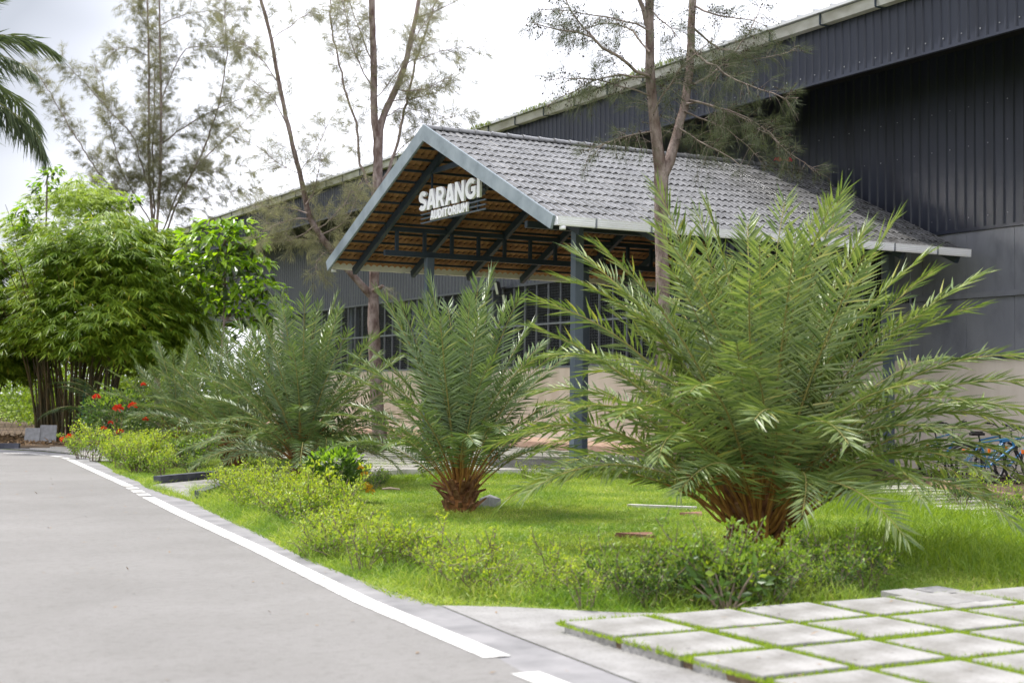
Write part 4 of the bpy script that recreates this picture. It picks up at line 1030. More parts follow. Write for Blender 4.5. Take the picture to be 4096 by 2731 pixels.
for a in ((-.2, 6.0, .55), (.35, 5.95, .5), (.75, 5.55, .45), (-.7, 5.6, .55), (0, 5.5, .6, -.3), (-.95, 5.1, .45), (-.15, 5.0, .55, -.4), (.45, 4.85, .5, -.3), (.9, 5.0, .45),
          (-.6, 4.5, .45), (.1, 4.35, .45, .3), (.55, 4.2, .4), (1.25, 4.25, .42, -.3), (1.5, 3.75, .38, -.2), (1.1, 3.6, .4), (.3, 3.75, .4, .2), (-.3, 3.9, .38, .3), (.75, 3.25, .4, .2), (.85, 4.55, .35, .5)): cl(*a)
broadleaf('broadleaf_tree', 'small glossy broadleaf tree with a thin reddish trunk at the hall corner', (12.0, 38.0, 0),
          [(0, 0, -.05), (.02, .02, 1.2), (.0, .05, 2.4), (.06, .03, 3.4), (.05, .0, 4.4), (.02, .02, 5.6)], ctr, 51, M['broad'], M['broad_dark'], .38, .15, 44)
ctr = []
for a in ((-.2, 7.9, .45), (-.7, 7.2, .4), (-.75, 6.6, .35), (-.9, 5.6, .4), (-.5, 5.2, .4), (-.2, 6.5, .4, .3), (.1, 8.4, .35), (2.45, 7.6, .35, .5), (-1.0, 6.95, .28)): cl(*a)
broadleaf('broadleaf_tree', 'dark leaved tree poking out left of the pale bamboo', (9.0, 46.6, 0), [(0, 0, -.05), (0, .1, 2), (-.1, .1, 4.5), (-.1, .0, 6.2), (-.1, 0, 8.2)], ctr, 52, M['broad'], M['broad_dark'], .26, .10, 60)

def bushes(label, loc, rx, rz, seed, n, leafmat, ln=.2, wd=.07, name='background_bush', group='bushes behind the bamboo', cat='bush'):
    rng = np.random.default_rng(seed)
    root = thing(name, label, cat, loc, 0, group)
    k = 40; tc_ = rnd(k, rng) * rng.uniform(.4, 1, (k, 1)) ** .5; tc_[:, 2] = np.abs(tc_[:, 2])
    C = tc_[rng.integers(0, k, n)] + rng.normal(0, .16, (n, 3)); C[:, 2] = np.abs(C[:, 2])
    C = C * np.array([rx, rx, rz]) + np.array([0, 0, .15])
    D = unit(unit(C * np.array([1, 1, .4])) + rng.normal(0, .6, (n, 3)) + np.array([0, 0, -.2]))
    sv = unit(np.cross(D, rnd(n, rng)))
    bb = MB(); bb.blades(C, D, sv, ln * rng.uniform(.6, 1.1, n), wd, .03, 0, .45, unit(np.cross(sv, D)))
    bb.build('foliage', leafmat, root)
    bb = MB()
    for i in range(9):
        q = C[rng.integers(0, n)]; bb.tube([(q[0] * .1, q[1] * .1, -.03), (q[0] * .5, q[1] * .5, q[2] * .6), tuple(q)], [.035, .022, .008], 5, 0, False)
    bb.build('stems', M['twig'], root)
    return root
for k, (x, y, rx, rz, lb) in enumerate((
        (3.5, 58, 3.2, 4.2, 'leftmost dark bush far behind the left bamboo'), (8.5, 60, 3.0, 3.6, 'bright bush seen between the culms of the large bamboo'),
        (12.2, 55.5, 2.2, 3.1, 'bright bush behind the farthest date palm'), (16.3, 56, 1.9, 3.6, 'leafy bush under the raised corner of the hall'),
        (13.5, 63, 3.0, 4.3, 'tall pale bush closing the gap left of the hall corner'), (17.5, 66, 2.0, 3.8, 'dark gap filling bush right under the hall cladding'),
        (-4, 62, 4.5, 5.0, 'broad bush at the far left edge behind the fence'))):
    bushes(lb, (x, y, 0), rx, rz, 60 + k, 5200, M['bush'] if k in (2, 3, 4) else M['duranta_green'] if k == 1 else M['broad_dark'])  # shade behind the bamboo put into darker leaf materials
for k, (x, y, rz) in enumerate(((-14, 95, 9), (2, 105, 9), (14, 110, 8), (26, 112, 7), (-35, 100, 11))):
    bushes(['wide hazy tree far off, second from the left', 'hazy tree far beyond the bamboo', 'hazy tree straight beyond the hall corner', 'hazy tree farthest to the right beyond the hall', 'wide hazy tree farthest to the left'][k],
           (x, y, 0), 9, rz, 80 + k, 3500, M['bush'], .55, .25, 'distant_tree', 'trees far beyond the hall', 'tree')

# ------------------------------------------------------------------ coconut palm (crown partly in view), young palms
cocof = [frond(4.0, bd, 1.15, 95, 400 + i, [M['coco'], M['rachis'], M['rachis']], width=.05, pet=.2, vee=-.35, droop=1.25, fwd0=75, fwd1=25, twist=.15) for i, bd in enumerate((.9, 1.25, 1.6))]
root = thing('coconut_palm', 'tall coconut palm whose drooping fronds hang in from the left edge', 'palm', (4.6, 40.9, 0))
bb = MB(); bb.tube([(0, 0, -.1), (.1, .0, 3), (.05, -.05, 6.5), (0, 0, 10.8)], [.24, .17, .15, .14], 12); bb.build('trunk', M['palm_bark'], root)
rr = random.Random(31)
for k in range(20):
    az = k * 2.39996 + .5; f = k / 20
    place_frond(root, cocof[k % 3], az, R(70 - 95 * f), (0, 0, 10.0), rr.uniform(.8, 1.0), rr.uniform(-.3, .3))
# two fronds that reach into the picture
def aim(vx, dep): return math.atan2(vx * r0.y + dep * f0.y, vx * r0.x + dep * f0.x)
place_frond(root, cocof[1], aim(1, -.15), R(62), (.1, 0, 10.9), .95, .1)
place_frond(root, cocof[2], aim(1, .25), R(12), (.1, 0, 9.1), .9, -.1)
place_frond(root, cocof[2], aim(.7, -.7), R(5), (.1, 0, 9.0), .9, .1)
youngf = [frond(2.6, bd, .55, 60, 420 + i, [M['young'], M['rachis'], M['rachis']], width=.035, pet=.2, vee=.4, droop=.3, fwd0=55, fwd1=20) for i, bd in enumerate((.25, .8))]
root = thing('young_palm', 'bright green young palm behind the date palms, below the broadleaf tree', 'palm', (12.9, 38.9, 0), 0, 'young palms')
for k in range(9): place_frond(root, youngf[k % 2 if k > 2 else 0], k * 2.4, R(82 - 6 * k), (0, 0, .9), 1.0 if k < 4 else .85)
bb = MB(); bb.lathe([(.14, 0), (.12, .5), (.07, 1.0), (.02, 1.1)], 10); bb.build('trunk', M['palm_bark'], root)
aref = [frond(2.2, bd, .42, 52, 430 + i, [M['broad_dark'], M['rachis'], M['rachis']], width=.032, pet=.2, vee=-.1, droop=.6, fwd0=65, fwd1=25) for i, bd in enumerate((.9, 1.5))]
root = thing('young_palm', 'dark arching young palm between the bamboo and the farthest date palm', 'palm', (8.9, 36.8, 0), 0, 'young palms')
for k in range(12): place_frond(root, aref[k % 2], k * 2.4 + .4, R(72 - 3.5 * k), (0, 0, .5), .95)
bb = MB(); bb.lathe([(.12, 0), (.10, .4), (.05, .7), (.02, .75)], 10); bb.build('trunk', M['palm_bark'], root)

# ------------------------------------------------------------------ shrubs of the hedge
def shrub_mesh(seed, h, r_, nst, nleaf, ln, mats, straggly=.5):
    rng = np.random.default_rng(seed)
    sb, fb = MB(), MB(); B_, D_, Z_ = [], [], []
    for k in range(nst):
        a = rng.uniform(0, 6.283); le = rng.uniform(.1, 1) * r_; hh = h * rng.uniform(.6, 1.05)
        u = np.linspace(0, 1, 6)[:, None]
        P = np.array([math.cos(a), math.sin(a), 0]) * (.05 + le * u ** 1.2) + np.array([0, 0, hh]) * u + np.cumsum(rng.normal(0, .012, (6, 3)), 0)
        P[0, 2] = -.02
        sb.tube(P, np.linspace(.0045, .002, 6), 4, 0, False)
        for j in range(3):
            f = rng.uniform(.35, .9); p = np.array([np.interp(f, u[:, 0], P[:, i]) for i in range(3)])
            q = p + unit(rng.normal(0, 1, 3) + np.array([0, 0, .8])) * h * .28; sb.tube([p, q], [.004, .002], 3, 0, False)
            n = nleaf // (nst * 4); t = rng.uniform(.2, 1, n)[:, None]; B_.append(p + (q - p) * t)
        n = nleaf // (nst * 4); t = rng.uniform(straggly, 1, n); B_.append(np.stack([np.interp(t, u[:, 0], P[:, i]) for i in range(3)], 1))
    B_ = np.concatenate(B_) + rng.normal(0, .02, (sum(len(x) for x in B_), 3)); n = len(B_)
    D = unit(rng.normal(0, 1, (n, 3)) + np.array([0, 0, .7])); sv = unit(np.cross(D, rnd(n, rng))); nn = unit(np.cross(sv, D))
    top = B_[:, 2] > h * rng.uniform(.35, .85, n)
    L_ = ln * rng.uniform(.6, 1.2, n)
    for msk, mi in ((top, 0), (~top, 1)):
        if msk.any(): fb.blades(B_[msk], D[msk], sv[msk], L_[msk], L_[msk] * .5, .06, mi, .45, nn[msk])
    return sb.data('stems', M['twig']), fb.data('foliage', mats)
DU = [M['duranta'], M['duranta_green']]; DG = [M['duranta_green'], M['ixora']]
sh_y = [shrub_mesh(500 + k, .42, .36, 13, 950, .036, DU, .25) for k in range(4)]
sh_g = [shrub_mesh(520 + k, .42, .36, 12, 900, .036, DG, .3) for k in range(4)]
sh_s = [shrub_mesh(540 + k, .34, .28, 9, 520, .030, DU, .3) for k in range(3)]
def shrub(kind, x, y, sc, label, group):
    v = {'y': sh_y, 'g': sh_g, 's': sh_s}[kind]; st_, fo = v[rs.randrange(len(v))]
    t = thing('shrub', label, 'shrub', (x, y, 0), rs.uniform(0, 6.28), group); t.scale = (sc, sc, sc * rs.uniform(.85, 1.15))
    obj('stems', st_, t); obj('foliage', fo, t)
def row(path, n, kind, sc, label, group, jit=.12):
    P = along(0, sum(math.dist(path[i], path[i + 1]) for i in range(len(path) - 1)) - 1e-3, path)
    cum = np.concatenate([[0], np.cumsum(np.linalg.norm(np.diff(P, axis=0), axis=1))])
    for k in range(n):
        d = cum[-1] * (k + rs.uniform(.2, .8)) / n
        kk = kind if isinstance(kind, str) and len(kind) == 1 else rs.choice(kind)
        shrub(kk, np.interp(d, cum, P[:, 0]) + rs.gauss(0, jit), np.interp(d, cum, P[:, 1]) + rs.gauss(0, jit), sc * rs.uniform(.6, 1.25), label, group)
row([(6.6, 20.0), (6.25, 18.2), (5.9, 16.4), (5.65, 14.9)], 17, 'y', 1.1, 'yellow green shrub in the dense hedge run between the road and the yellow flowered bush', 'dense yellow hedge beside the road', .2)
row([(6.9, 18.6), (6.6, 16.8), (6.2, 15.2)], 9, 'ys', 1.0, 'yellow green shrub on the lawn side of the dense hedge run by the road', 'lawn side of the yellow hedge', .2)
row([(5.6, 14.6), (5.35, 12.9), (5.1, 11.2)], 20, 'ysy', 1.0, 'thin yellow green shrub in the gappy middle run of the roadside hedge', 'gappy middle run of hedge', .25)
row([(5.25, 10.9), (5.2, 9.9), (5.35, 9.35), (5.75, 8.85)], 24, 's', 1.0, 'straggly yellow tipped shrub at the curved road corner of the bed', 'straggly corner hedge', .25)
row([(5.75, 8.75), (6.1, 8.45), (6.6, 8.25)], 15, 'sgg', 1.05, 'straggly shrub along the bed edge in front of the square slabs', 'front hedge before the slabs', .2)
row([(6.5, 8.25), (7.0, 8.05), (7.4, 8.0)], 10, 'gs', .85, 'dark green shrub in the shade in front of the biggest date palm', 'shaded front hedge', .2)
row([(7.3, 8.5), (7.9, 8.75), (8.3, 8.7)], 5, 'g', 1.05, 'green shrub behind the raised concrete covers', 'hedge behind the covers', .12)
row([(7.0, 31.0), (7.0, 28.5), (6.8, 26.2), (6.6, 24.4)], 14, 'y', 1.45, 'leafy shrub at the far bend of the bed beside the road dashes', 'far hedge at the road bend', .25)
row([(7.8, 31.5), (7.8, 28.5), (7.6, 26), (7.5, 24.8)], 12, 'yg', 1.35, 'shrub behind the far hedge, under the left date palms', 'shrubs under the left palms', .3)
row([(7.5, 20.2), (8.2, 19.9), (9.1, 20.6)], 5, 'g', .9, 'small shrub at the foot of the dense date palm', 'shrubs at the dense palm', .2)
row([(10.6, 22.3), (12.2, 21.7), (14.2, 20.8)], 8, 's', .95, 'thin weedy shrub along the pale kerb before the columns', 'weeds along the pale kerb', .2)
row([(12.0, 29.3), (13.2, 30.6), (13.8, 31.4)], 4, 'g', 1.1, 'shrub at the foot of the leaning casuarina', 'shrubs at the casuarina', .2)
row([(12.6, 8.6), (13.4, 10.8), (14.3, 12.6), (15.2, 14.4)], 8, 'sg', 1.3, 'tall weedy shrub in the grass before the parked bicycles', 'weeds before the bicycles', .2)
row([(9.8, 6.6), (10.6, 8.0), (11.6, 8.8)], 5, 's', 1.2, 'sparse brown stemmed weed at the right edge of the lawn', 'weeds at the right edge', .2)

# big leaved bush with yellow flowers, red flowering shrub, broad leaf seedling
def leafy_bush(name, label, loc, h, r_, n, ln, seed, flowers, fm, tipmat, bodymat, cat='bush'):
    rng = np.random.default_rng(seed)
    root = thing(name, label, cat, loc)
    u = rnd(n, rng) * rng.uniform(.35, 1, (n, 1)) ** .5
    C = u * np.array([r_, r_, h * .42]) + np.array([0, 0, h * .58]); C += rng.normal(0, .02, (n, 3))
    D = unit(u * np.array([1, 1, .6]) + rng.normal(0, .45, (n, 3)) + np.array([0, 0, .45])); sv = unit(np.cross(D, rnd(n, rng))); nn = unit(np.cross(sv, D))
    L_ = ln * rng.uniform(.65, 1.15, n); tip = (u[:, 2] > .35) & (rng.random(n) < .6)
    bb = MB()
    for msk, mi in ((tip, 0), (~tip, 1)): bb.blades(C[msk], D[msk], sv[msk], L_[msk], L_[msk] * .46, .06, mi, .5, nn[msk])
    bb.build('foliage', [tipmat, bodymat], root)
    bb = MB()
    for k in range(12):
        q = C[rng.integers(0, n)]; bb.tube([(q[0] * .12, q[1] * .12, -.02), (q[0] * .55, q[1] * .55, q[2] * .55), tuple(q)], [.012, .008, .004], 5, 0, False)
    bb.build('stems', M['twig'], root)
    for (vx, vz, dep, fr) in flowers:
        p = np.array([vx * r0.x + dep * f0.x, vx * r0.y + dep * f0.y, vz]); k = 46
        dd = rnd(k, rng); dd[:, 2] = np.abs(dd[:, 2]) * .8; dd = unit(dd); q = MB(); s2 = unit(np.cross(dd, rnd(k, rng)))
        q.blades(p + dd * fr * .45, unit(dd + rng.normal(0, .4, (k, 3))), s2, fr * .75, fr * .42, .05, 0, .6, unit(np.cross(s2, dd))); q.build('flower', fm, root)
    return root
leafy_bush('ixora_bush', 'dark glossy bush with yellow flower heads on the lawn', (7.28, 18.0, 0), .74, .40, 900, .105, 71,
           [(.42, .38, -.15, .06), (.46, .22, -.2, .075), (.50, .16, -.15, .06), (.37, .47, -.2, .05)], M['yellow'], M['ixora_tip'], M['ixora'])
leafy_bush('flowering_shrub', 'shrub with small red flower heads left of the date palms', (7.9, 32.6, 0), 1.5, .9, 1900, .10, 72,
           [(-.25, 1.30, -.85, .09), (.25, 1.05, -.9, .12), (.55, 1.12, -.85, .10), (.1, .75, -.95, .06), (-.05, .62, -.95, .07), (-.85, .42, -.75, .09), (-1.05, .36, -.6, .08), (.3, .55, -.9, .08),
            (.8, .82, -.7, .07), (.35, .22, -1.0, .15), (.15, .18, -1.0, .13), (.7, 1.6, -.5, .07)], M['red'], M['duranta_green'], M['ixora'])
leafy_bush('seedling', 'low plant with pointed pale green leaves in the shaded front hedge', (6.15, 7.95, 0), .36, .30, 110, .095, 73, [], M['red'], M['duranta_green'], M['ixora'], 'plant')

# ------------------------------------------------------------------ grass
LAWN = EDGE[5:17] + [(7.05, 31.5), (10.7, 31.5), (10.7, 24.0), (13.5, 22.6), (19.1, 21.9), (18.2, 18.2), (16.0, 14.1), (13.8, 9.2), (12.8, 6.0), (8.4, 7.0), (7.15, 7.4), (6.6, 7.72), (5.5, 8.15), (4.9, 8.72)]
holes = [walk, [(7.38, 7.08), (8.08, 7.08), (8.08, 7.9), (7.38, 7.9)]]
def scatter(n, poly, seed, dens=None, holes_=()):
    rng = np.random.default_rng(seed); P = np.array(poly)
    x = rng.uniform(P[:, 0].min(), P[:, 0].max(), n); y = rng.uniform(P[:, 1].min(), P[:, 1].max(), n)
    m = inside(x, y, poly)
    for h_ in holes_: m &= ~inside(x, y, h_)
    if dens is not None: m &= rng.random(n) < dens(x, y)
    return x[m], y[m], rng
def vnoise(x, y, s, seed):
    rng = np.random.default_rng(seed); a = np.zeros_like(x)
    for k in range(5):
        th = rng.uniform(0, 6.28); f = s * rng.uniform(.6, 1.8); a += np.sin(f * (x * math.cos(th) + y * math.sin(th)) + rng.uniform(0, 6.28))
    return a / 5
def grass(name, label, n, poly, seed, hmin, hmax, wd, m, dens=None, lean=.9, holes_=(), tufty=0.0):
    x, y, rng = scatter(n, poly, seed, dens, holes_)
    k = len(x); D = unit(np.c_[rng.normal(0, lean, (k, 2)), np.ones(k)]); sv = unit(np.cross(D, rnd(k, rng)))
    h = rng.uniform(hmin, hmax, k) * (1 + .45 * vnoise(x, y, 1.6, seed + 1))
    bb = MB(); bend = unit(np.c_[rng.normal(0, 1, (k, 2)), np.zeros(k)])
    b = np.c_[x, y, np.full(k, -.005)]; mid = b + D * (h * .55)[:, None]; tip = b + D * h[:, None] + bend * (h * .35)[:, None] - np.array([0, 0, 1]) * (h * .1)[:, None]
    w_ = (np.full(k, wd) * rng.uniform(.7, 1.2, k))[:, None]
    V = np.stack([b - sv * w_ * .5, b + sv * w_ * .5, mid + sv * w_ * .4, tip, mid - sv * w_ * .4], 1)
    i = np.arange(k)[:, None] * 5
    bb.add(V.reshape(-1, 3), i + np.array([[0, 1, 2, 4]])); bb.add(V.reshape(-1, 3), i + np.array([[4, 2, 3]]))
    return tag(bb.build(name, m), label, 'grass', kind='stuff')
near = lambda x, y: np.clip(1.25 - (y - 8) / 22, .25, 1)
grass('lawn_grass', 'bright short lawn grass around the date palms', 520000, LAWN, 90, .04, .10, .0075, M['grass'], near, holes_=holes)
grass('edge_grass', 'longer grass spilling over the road edge of the bed', 60000, [(x - .07 + .05 * math.sin(3.1 * y), y) for x, y in EDGE[5:16]] + [(x + .55, y) for x, y in EDGE[5:16]][::-1], 91, .05, .15, .008, M['grass'], holes_=holes, lean=.8)
grass('hedge_grass', 'long grass grown through the roadside hedge', 75000, [(5.9, 20.2), (5.45, 17.4), (5.1, 14.6), (4.8, 12.4), (4.62, 10.6), (4.62, 9.3), (5.3, 8.5), (6.4, 7.95), (7.2, 7.65), (7.4, 8.2), (6.6, 8.7), (5.7, 9.5), (5.5, 11), (5.9, 13.2), (6.4, 15.4), (6.9, 18.4), (6.8, 20.4)], 98, .07, .27, .0075, M['grass'], lambda x, y: np.clip(.6 + .8 * vnoise(x, y, 2.5, 11), .1, 1), lean=.5)
grass('weed_grass', 'tall rank grass at the right of the lawn', 60000, [(8.9, 8.2), (9.6, 7.1), (12.8, 6.2), (13.2, 10.2), (14.3, 13.8), (15.6, 16.6), (14.0, 17.4), (11.5, 14.0), (9.6, 11.0)], 92, .10, .32, .009, M['weed'], lambda x, y: np.clip(.55 + .9 * vnoise(x, y, 1.4, 5), .06, 1), lean=.4)
grass('kerb_grass', 'uneven grass along the pale kerb and path', 30000, [(7.4, 20.6), (9.2, 22.2), (11, 22.9), (13.6, 22.2), (18.4, 21.4), (18.2, 20.6), (13.5, 21.4), (11, 22.0), (9.5, 21.3), (7.6, 19.8)], 93, .08, .24, .010, M['weed'], holes_=holes)
grass('strip_grass', 'grass growing between the pavement strips', 70000, [(10.9, 23.4), (13.5, 22.5), (17.5, 22.2), (17.5, 34), (12.0, 36), (10.9, 31)], 94, .025, .055, .012, M['grass'])
grass('side_strip_grass', 'grass between the strips in front of the bicycles', 30000, side2, 95, .03, .07, .010, M['grass'])
grass('far_strip_grass', 'grass between the strips at the far bend', 16000, far, 96, .02, .05, .014, M['grass'])
# turf in the joints of the square slabs
x, y, rng = scatter(420000, [(4.62, 1.5), (4.62, 7.72), (10.6, 7.5), (10.6, 1.5)], 97)
fx = (x - 4.94 + .34) % .68 - .34; ii = np.round((x - 4.94) / .68); fy = (y - 7.37 + .02 * ii + .3375) % .675 - .3375
vx_, vy_ = x * math.sin(HEAD) - y * math.cos(HEAD), x * math.cos(HEAD) + y * math.sin(HEAD)
m_ = ((np.abs(fx) > .293) | (np.abs(fy) > .29)) & (vx_ < .37 * vy_ + .3) & (vy_ > 6.2)
x, y = x[m_], y[m_]; k = len(x)
b = np.c_[x, y, np.full(k, .05)]; D = unit(np.c_[rng.normal(0, .6, (k, 2)), np.ones(k)]); sv = unit(np.cross(D, rnd(k, rng)))
bb = MB(); bb.blades(b, D, sv, rng.uniform(.02, .055, k) * (1 + .4 * vnoise(x, y, 4, 7)), .008, None, 0, .4)
tag(bb.build('joint_grass', M['joint']), 'low turf in the joints between the square slabs', 'grass', kind='stuff')
sheet('slab_bed', [(4.66, 1.0), (4.66, 7.64), (6.6, 7.6), (10.8, 7.35), (10.8, 1.0)], .052, M['turf'])
b = MB(); b.box(4.655, 4.665, 1.0, 7.64, 0, .051); tag(b.build('slab_bed_edge', M['soil']), kind='structure')

# ------------------------------------------------------------------ bicycles against the beige wall
def bicycle(loc, rz, label, tilt=0.0, frame=None):
    t = thing('bicycle', label, 'bicycle', loc, rz, 'bicycles parked by the wall'); t.rotation_euler = (tilt, 0, rz)
    Rw = .345; F = Vector((.54, 0, Rw)); B_ = Vector((-.54, 0, Rw)); bbk = Vector((-.08, 0, .30)); head0 = Vector((.38, 0, .66)); head1 = Vector((.335, 0, .80)); seat = Vector((-.24, 0, .74))
    fr = MB()
    for p, q, r_ in ((bbk, head0, .023), (seat * .97 + bbk * .03, head1, .019), (bbk, seat, .018), (head0, head1, .024)): fr.tube([p, q], r_, 8)
    for s in (-.05, .05):
        o_ = Vector((0, s, 0)); fr.tube([bbk + o_ * .6, B_ + o_], .011, 6); fr.tube([seat + o_ * .4 - Vector((0, 0, .04)), B_ + o_], .009, 6)
    fr.build('frame', frame or M['bike_blue'], t)
    fk = MB()
    for s in (-.055, .055): fk.tube([head0 + Vector((.01, s, -.04)), F + Vector((0, s, 0))], .014, 6)
    fk.box(.36, .42, -.06, .06, .60, .64); fk.build('fork', M['black'], t)
    for c, nm in ((F, 'wheel'), (B_, 'wheel')):
        a = np.linspace(0, 2 * math.pi, 33); w_ = MB(); w_.tube([(c.x + math.cos(x_) * .305, 0, c.z + math.sin(x_) * .305) for x_ in a], .010, 6, 0, False); w_.tube([(c.x, -.05, c.z), (c.x, .05, c.z)], .018, 8)
        wo = w_.build(nm, M['alloy'], t)
        y_ = MB(); y_.tube([(c.x + math.cos(x_) * .332, 0, c.z + math.sin(x_) * .332) for x_ in a], .024, 8, 0, False); y_.build('tyre', M['rubber'], wo)
        sp = MB()
        for k in range(28):
            x_ = k * 2 * math.pi / 28; sp.bar((c.x, .03 * (-1) ** k, c.z), (c.x + math.cos(x_) * .3, 0, c.z + math.sin(x_) * .3), .003, .003)
        sp.build('spokes', M['alloy'], wo)
        rf = MB(); rf.box(c.x - .02, c.x + .02, -.015, .015, c.z + .19, c.z + .26); rf.build('reflector', M['orange'], wo)
    hb = MB(); st_ = head1 + Vector((-.02, 0, .13)); hb.tube([head1, st_, st_ + Vector((.06, 0, .02))], .015, 6)
    c = st_ + Vector((.06, 0, .02)); hb.tube([c + Vector((-.06, -.31, .07)), c + Vector((-.01, -.16, .06)), c + Vector((0, -.05, 0)), c + Vector((0, .05, 0)), c + Vector((-.01, .16, .06)), c + Vector((-.06, .31, .07))], .013, 6)
    h_ = hb.build('handlebar', M['black'], t)
    for s in (-1, 1):
        g_ = MB(); g_.tube([c + Vector((-.03, s * .20, .065)), c + Vector((-.06, s * .32, .07))], .019, 8); g_.build('grip', M['rubber'], h_)
        g_ = MB(); g_.tube([c + Vector((0, s * .17, .05)), c + Vector((.07, s * .24, .02)), c + Vector((.06, s * .29, .0))], .006, 5); g_.tube([c + Vector((.01, s * .15, .06)), c + Vector((.13, s * .08, -.05)), c + Vector((.08, s * .03, -.22))], .004, 4); g_.build('brake_lever', M['black'], h_)
    sd = MB(); sd.tube([seat, seat + Vector((-.045, 0, .13))], .014, 6); V = []
    s0 = seat + Vector((-.05, 0, .15))
    pr = [(-.13, .075), (-.06, .07), (.0, .035), (.10, .022), (.13, .01)]
    k = len(pr); V = [(s0.x + a, -w_, s0.z) for a, w_ in pr] + [(s0.x + a, w_, s0.z) for a, w_ in pr] + [(s0.x + a, -w_ * .8, s0.z - .045) for a, w_ in pr] + [(s0.x + a, w_ * .8, s0.z - .045) for a, w_ in pr]
    sd.add(V, [(i, i + 1, k + i + 1, k + i) for i in range(k - 1)] + [(i, 2 * k + i, 2 * k + i + 1, i + 1) for i in range(k - 1)] + [(k + i, k + i + 1, 3 * k + i + 1, 3 * k + i) for i in range(k - 1)] + [(0, k, 3 * k, 2 * k)])
    sd.build('saddle', M['black'], t)
    cr_ = MB(); a = np.linspace(0, 2 * math.pi, 21); cr_.tube([(bbk.x + math.cos(x_) * .09, -.05, bbk.z + math.sin(x_) * .09) for x_ in a], .008, 5, 0, False)
    cr_.bar(bbk + Vector((0, -.06, 0)), bbk + Vector((.12, -.07, -.12)), .02, .012); cr_.bar(bbk + Vector((0, .06, 0)), bbk + Vector((-.12, .07, .12)), .02, .012)
    cr_.box(bbk.x + .08, bbk.x + .16, -.16, -.07, .165, .185); cr_.box(bbk.x - .16, bbk.x - .08, .07, .16, .415, .435)
    cr_.bar(bbk + Vector((0, -.05, .085)), B_ + Vector((0, -.05, .04)), .008, .008); cr_.bar(bbk + Vector((0, -.05, -.085)), B_ + Vector((0, -.05, -.04)), .008, .008)
    cr_.build('crank', M['black'], t)
    return t
ra = math.atan2(r0.y, r0.x)
bicycle((19.38, 17.62, .01), ra + .12, 'nearest blue bicycle, its front wheel at the right edge of the picture', .05)
bicycle((20.05, 17.75, .01), ra + .45, 'blue bicycle standing close behind the nearest one', -.06)
bicycle((20.3, 18.6, .01), ra + .6, 'blue bicycle half hidden behind palm fronds, middle of the row', .05)
bicycle((20.6, 19.9, .01), ra + .7, 'farthest bicycle of the row, only its handlebar showing above the fronds', -.05)

# ------------------------------------------------------------------ odds and ends
def lump(name, label, cat, loc, sx, sy, sz, m, seed, rz=0.0):
    rng = np.random.default_rng(seed)
    V = np.array([(-1, -1, 0), (1, -1, 0), (1, 1, 0), (-1, 1, 0), (-.8, -.85, 1), (.85, -.7, .8), (.7, .8, 1.1), (-.75, .7, .75)], float)
    V[:, :3] += rng.normal(0, .08, (8, 3)); V[:4, 2] = -.1
    bb = MB(); bb.add(V * np.array([sx / 2, sy / 2, sz]), [(0, 3, 2, 1), (4, 5, 6, 7), (0, 1, 5, 4), (1, 2, 6, 5), (2, 3, 7, 6), (3, 0, 4, 7)])
    o = bb.build(name, m); o.location = loc; o.rotation_euler = (0, 0, rz); return tag(o, label, cat)
lump('stone', 'small white stone beside the slender date palm', 'stone', (8.86, 16.5, 0), .30, .20, .15, M['stone'], 1, .4)
lump('brick', 'broken red brick piece in the sunny lawn near the biggest date palm', 'brick', (8.42, 12.45, .0), .46, .16, .055, M['brick'], 2, -.75)
lump('brick', 'smaller red brick piece behind the biggest date palm', 'brick', (10.6, 14.45, .0), .34, .15, .05, M['brick'], 3, -.6)
bb = MB(); bb.tube([(0, 0, .05), (.15, -.05, .07), (.32, -.06, .06)], [.018, .02, .012], 6); o = bb.build('fallen_branch', M['wood']); o.location = (8.7, 19.6, 0); o.rotation_euler = (0, 0, -.9)
tag(o, 'short dry piece of branch lying on the lawn right of the yellow flowered bush', 'branch')
def board(name, label, cat, loc, wd, h, th, lean, rz, m):
    bb = MB(); bb.box(-wd / 2, wd / 2, -th / 2, th / 2, 0, h); o = bb.build(name, m); o.location = loc; o.rotation_euler = (lean, 0, rz); return tag(o, label, cat)
board('leaning_board', 'grey board leaning at the foot of the bamboo, left one of two', 'board', (7.55, 40.9, 0), .42, .42, .03, -.3, ra, M['stone'])
board('leaning_board', 'grey board leaning at the foot of the bamboo, right one of two', 'board', (7.95, 40.75, 0), .45, .50, .03, -.25, ra + .1, M['stone'])
for k in range(5):
    bb = MB(); bb.box(-.85, .85, -.1, .1, 0, .035); o = bb.build('plank', M['wood']); o.location = (9.5 + .03 * k, 41.0, .05 + .075 * k); o.rotation_euler = (0, 0, ra + .05 * (-1) ** k)
    tag(o, ['lowest', 'second lowest', 'middle', 'second highest', 'topmost'][k] + ' old plank of the stack right of the bamboo', 'plank', 'stack of old planks')
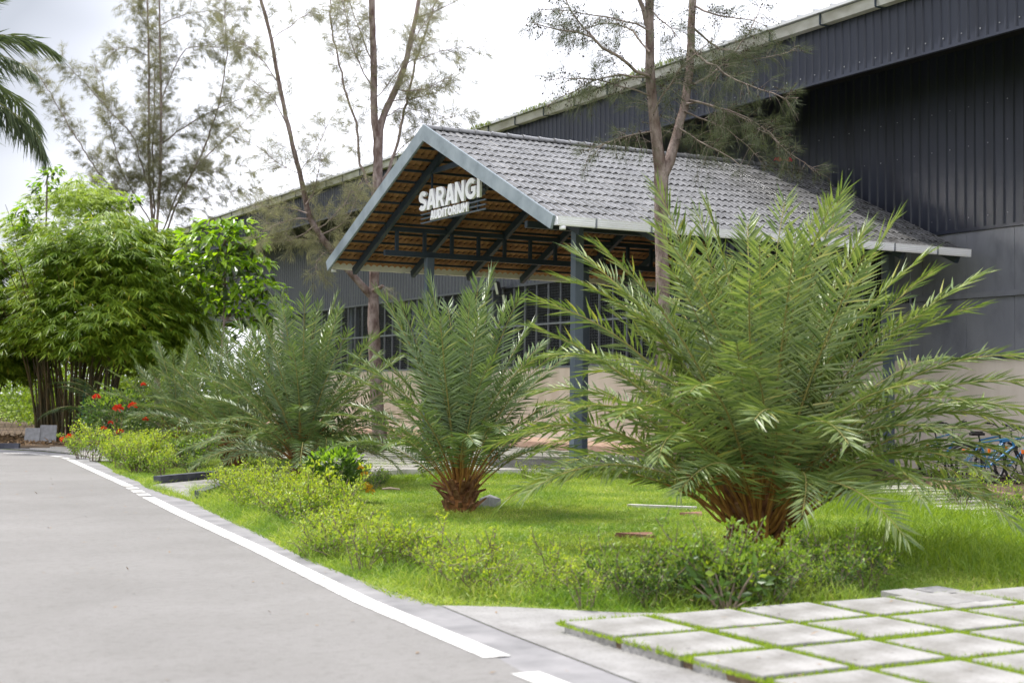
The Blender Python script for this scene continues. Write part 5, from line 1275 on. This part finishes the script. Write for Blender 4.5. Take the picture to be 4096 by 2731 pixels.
x, y, rng = scatter(420, [(1.5, 6.2), (4.4, 6.2), (5.2, 14), (6.4, 30), (4.5, 34), (2, 20)], 120, lambda x, y: np.clip(.15 + (x - 1.5) / 5, 0, 1))
x2, y2, _ = scatter(90, [(4.4, 4.5), (4.6, 8.6), (7.0, 7.6), (9.5, 7.0), (9.0, 5.0)], 121); x, y = np.r_[x, x2], np.r_[y, y2]; zf = np.r_[np.full(len(x) - len(x2), .014), np.full(len(x2), .088)]
k = len(x); D = unit(np.c_[rng.normal(0, 1, (k, 2)), rng.uniform(.0, .25, k)]); sv = unit(np.cross(D, np.array([0, 0, 1.])) + rng.normal(0, .15, (k, 3)))
bb = MB(); bb.blades(np.c_[x, y, zf], D, sv, rng.uniform(.02, .07, k), rng.uniform(.008, .022, k), None, 0, .4); tag(bb.build('fallen_leaves', M['drybrown']), 'scattered dry bits of leaf on the road and slabs', 'leaf litter', kind='stuff')
fence = thing('wire_fence', 'teal post and wire fence behind the bamboo', 'fence', (6, 46, 0))
fp0, fp1 = Vector((-6.0, 7.0, 0)), Vector((6.2, -3.4, 0))
for k in range(6):
    p = fp0.lerp(fp1, k / 5); bb = MB(); bb.tube([p, p + zz * 1.75], .06, 8); bb.build('post', M['teal'], fence)
bb = MB()
for z in (.2, .5, .8, 1.1, 1.4, 1.68): bb.bar(fp0 + zz * z, fp1 + zz * z, .008, .008)
for k in range(70):
    p = fp0.lerp(fp1, k / 70); q = fp0.lerp(fp1, min(1, (k + 3) / 70)); bb.bar(p + zz * .1, q + zz * 1.6, .006, .006); bb.bar(p + zz * 1.6, q + zz * .1, .006, .006)
bb.build('wire', M['wire'], fence)
x, y, rng = scatter(5000, [(1, 38), (10.5, 38.5), (11.5, 45), (2, 49)], 99); k = len(x)
D = unit(np.c_[rng.normal(0, 1, (k, 2)), rng.uniform(.02, .4, k)]); sv = unit(np.cross(D, rnd(k, rng)))
bb = MB(); bb.blades(np.c_[x, y, rng.uniform(.0, .06, k)], D, sv, .18, .035, None, 0, .4); tag(bb.build('leaf_litter', M['drybrown']), 'dry fallen leaves under the bamboo', 'leaf litter', kind='stuff')
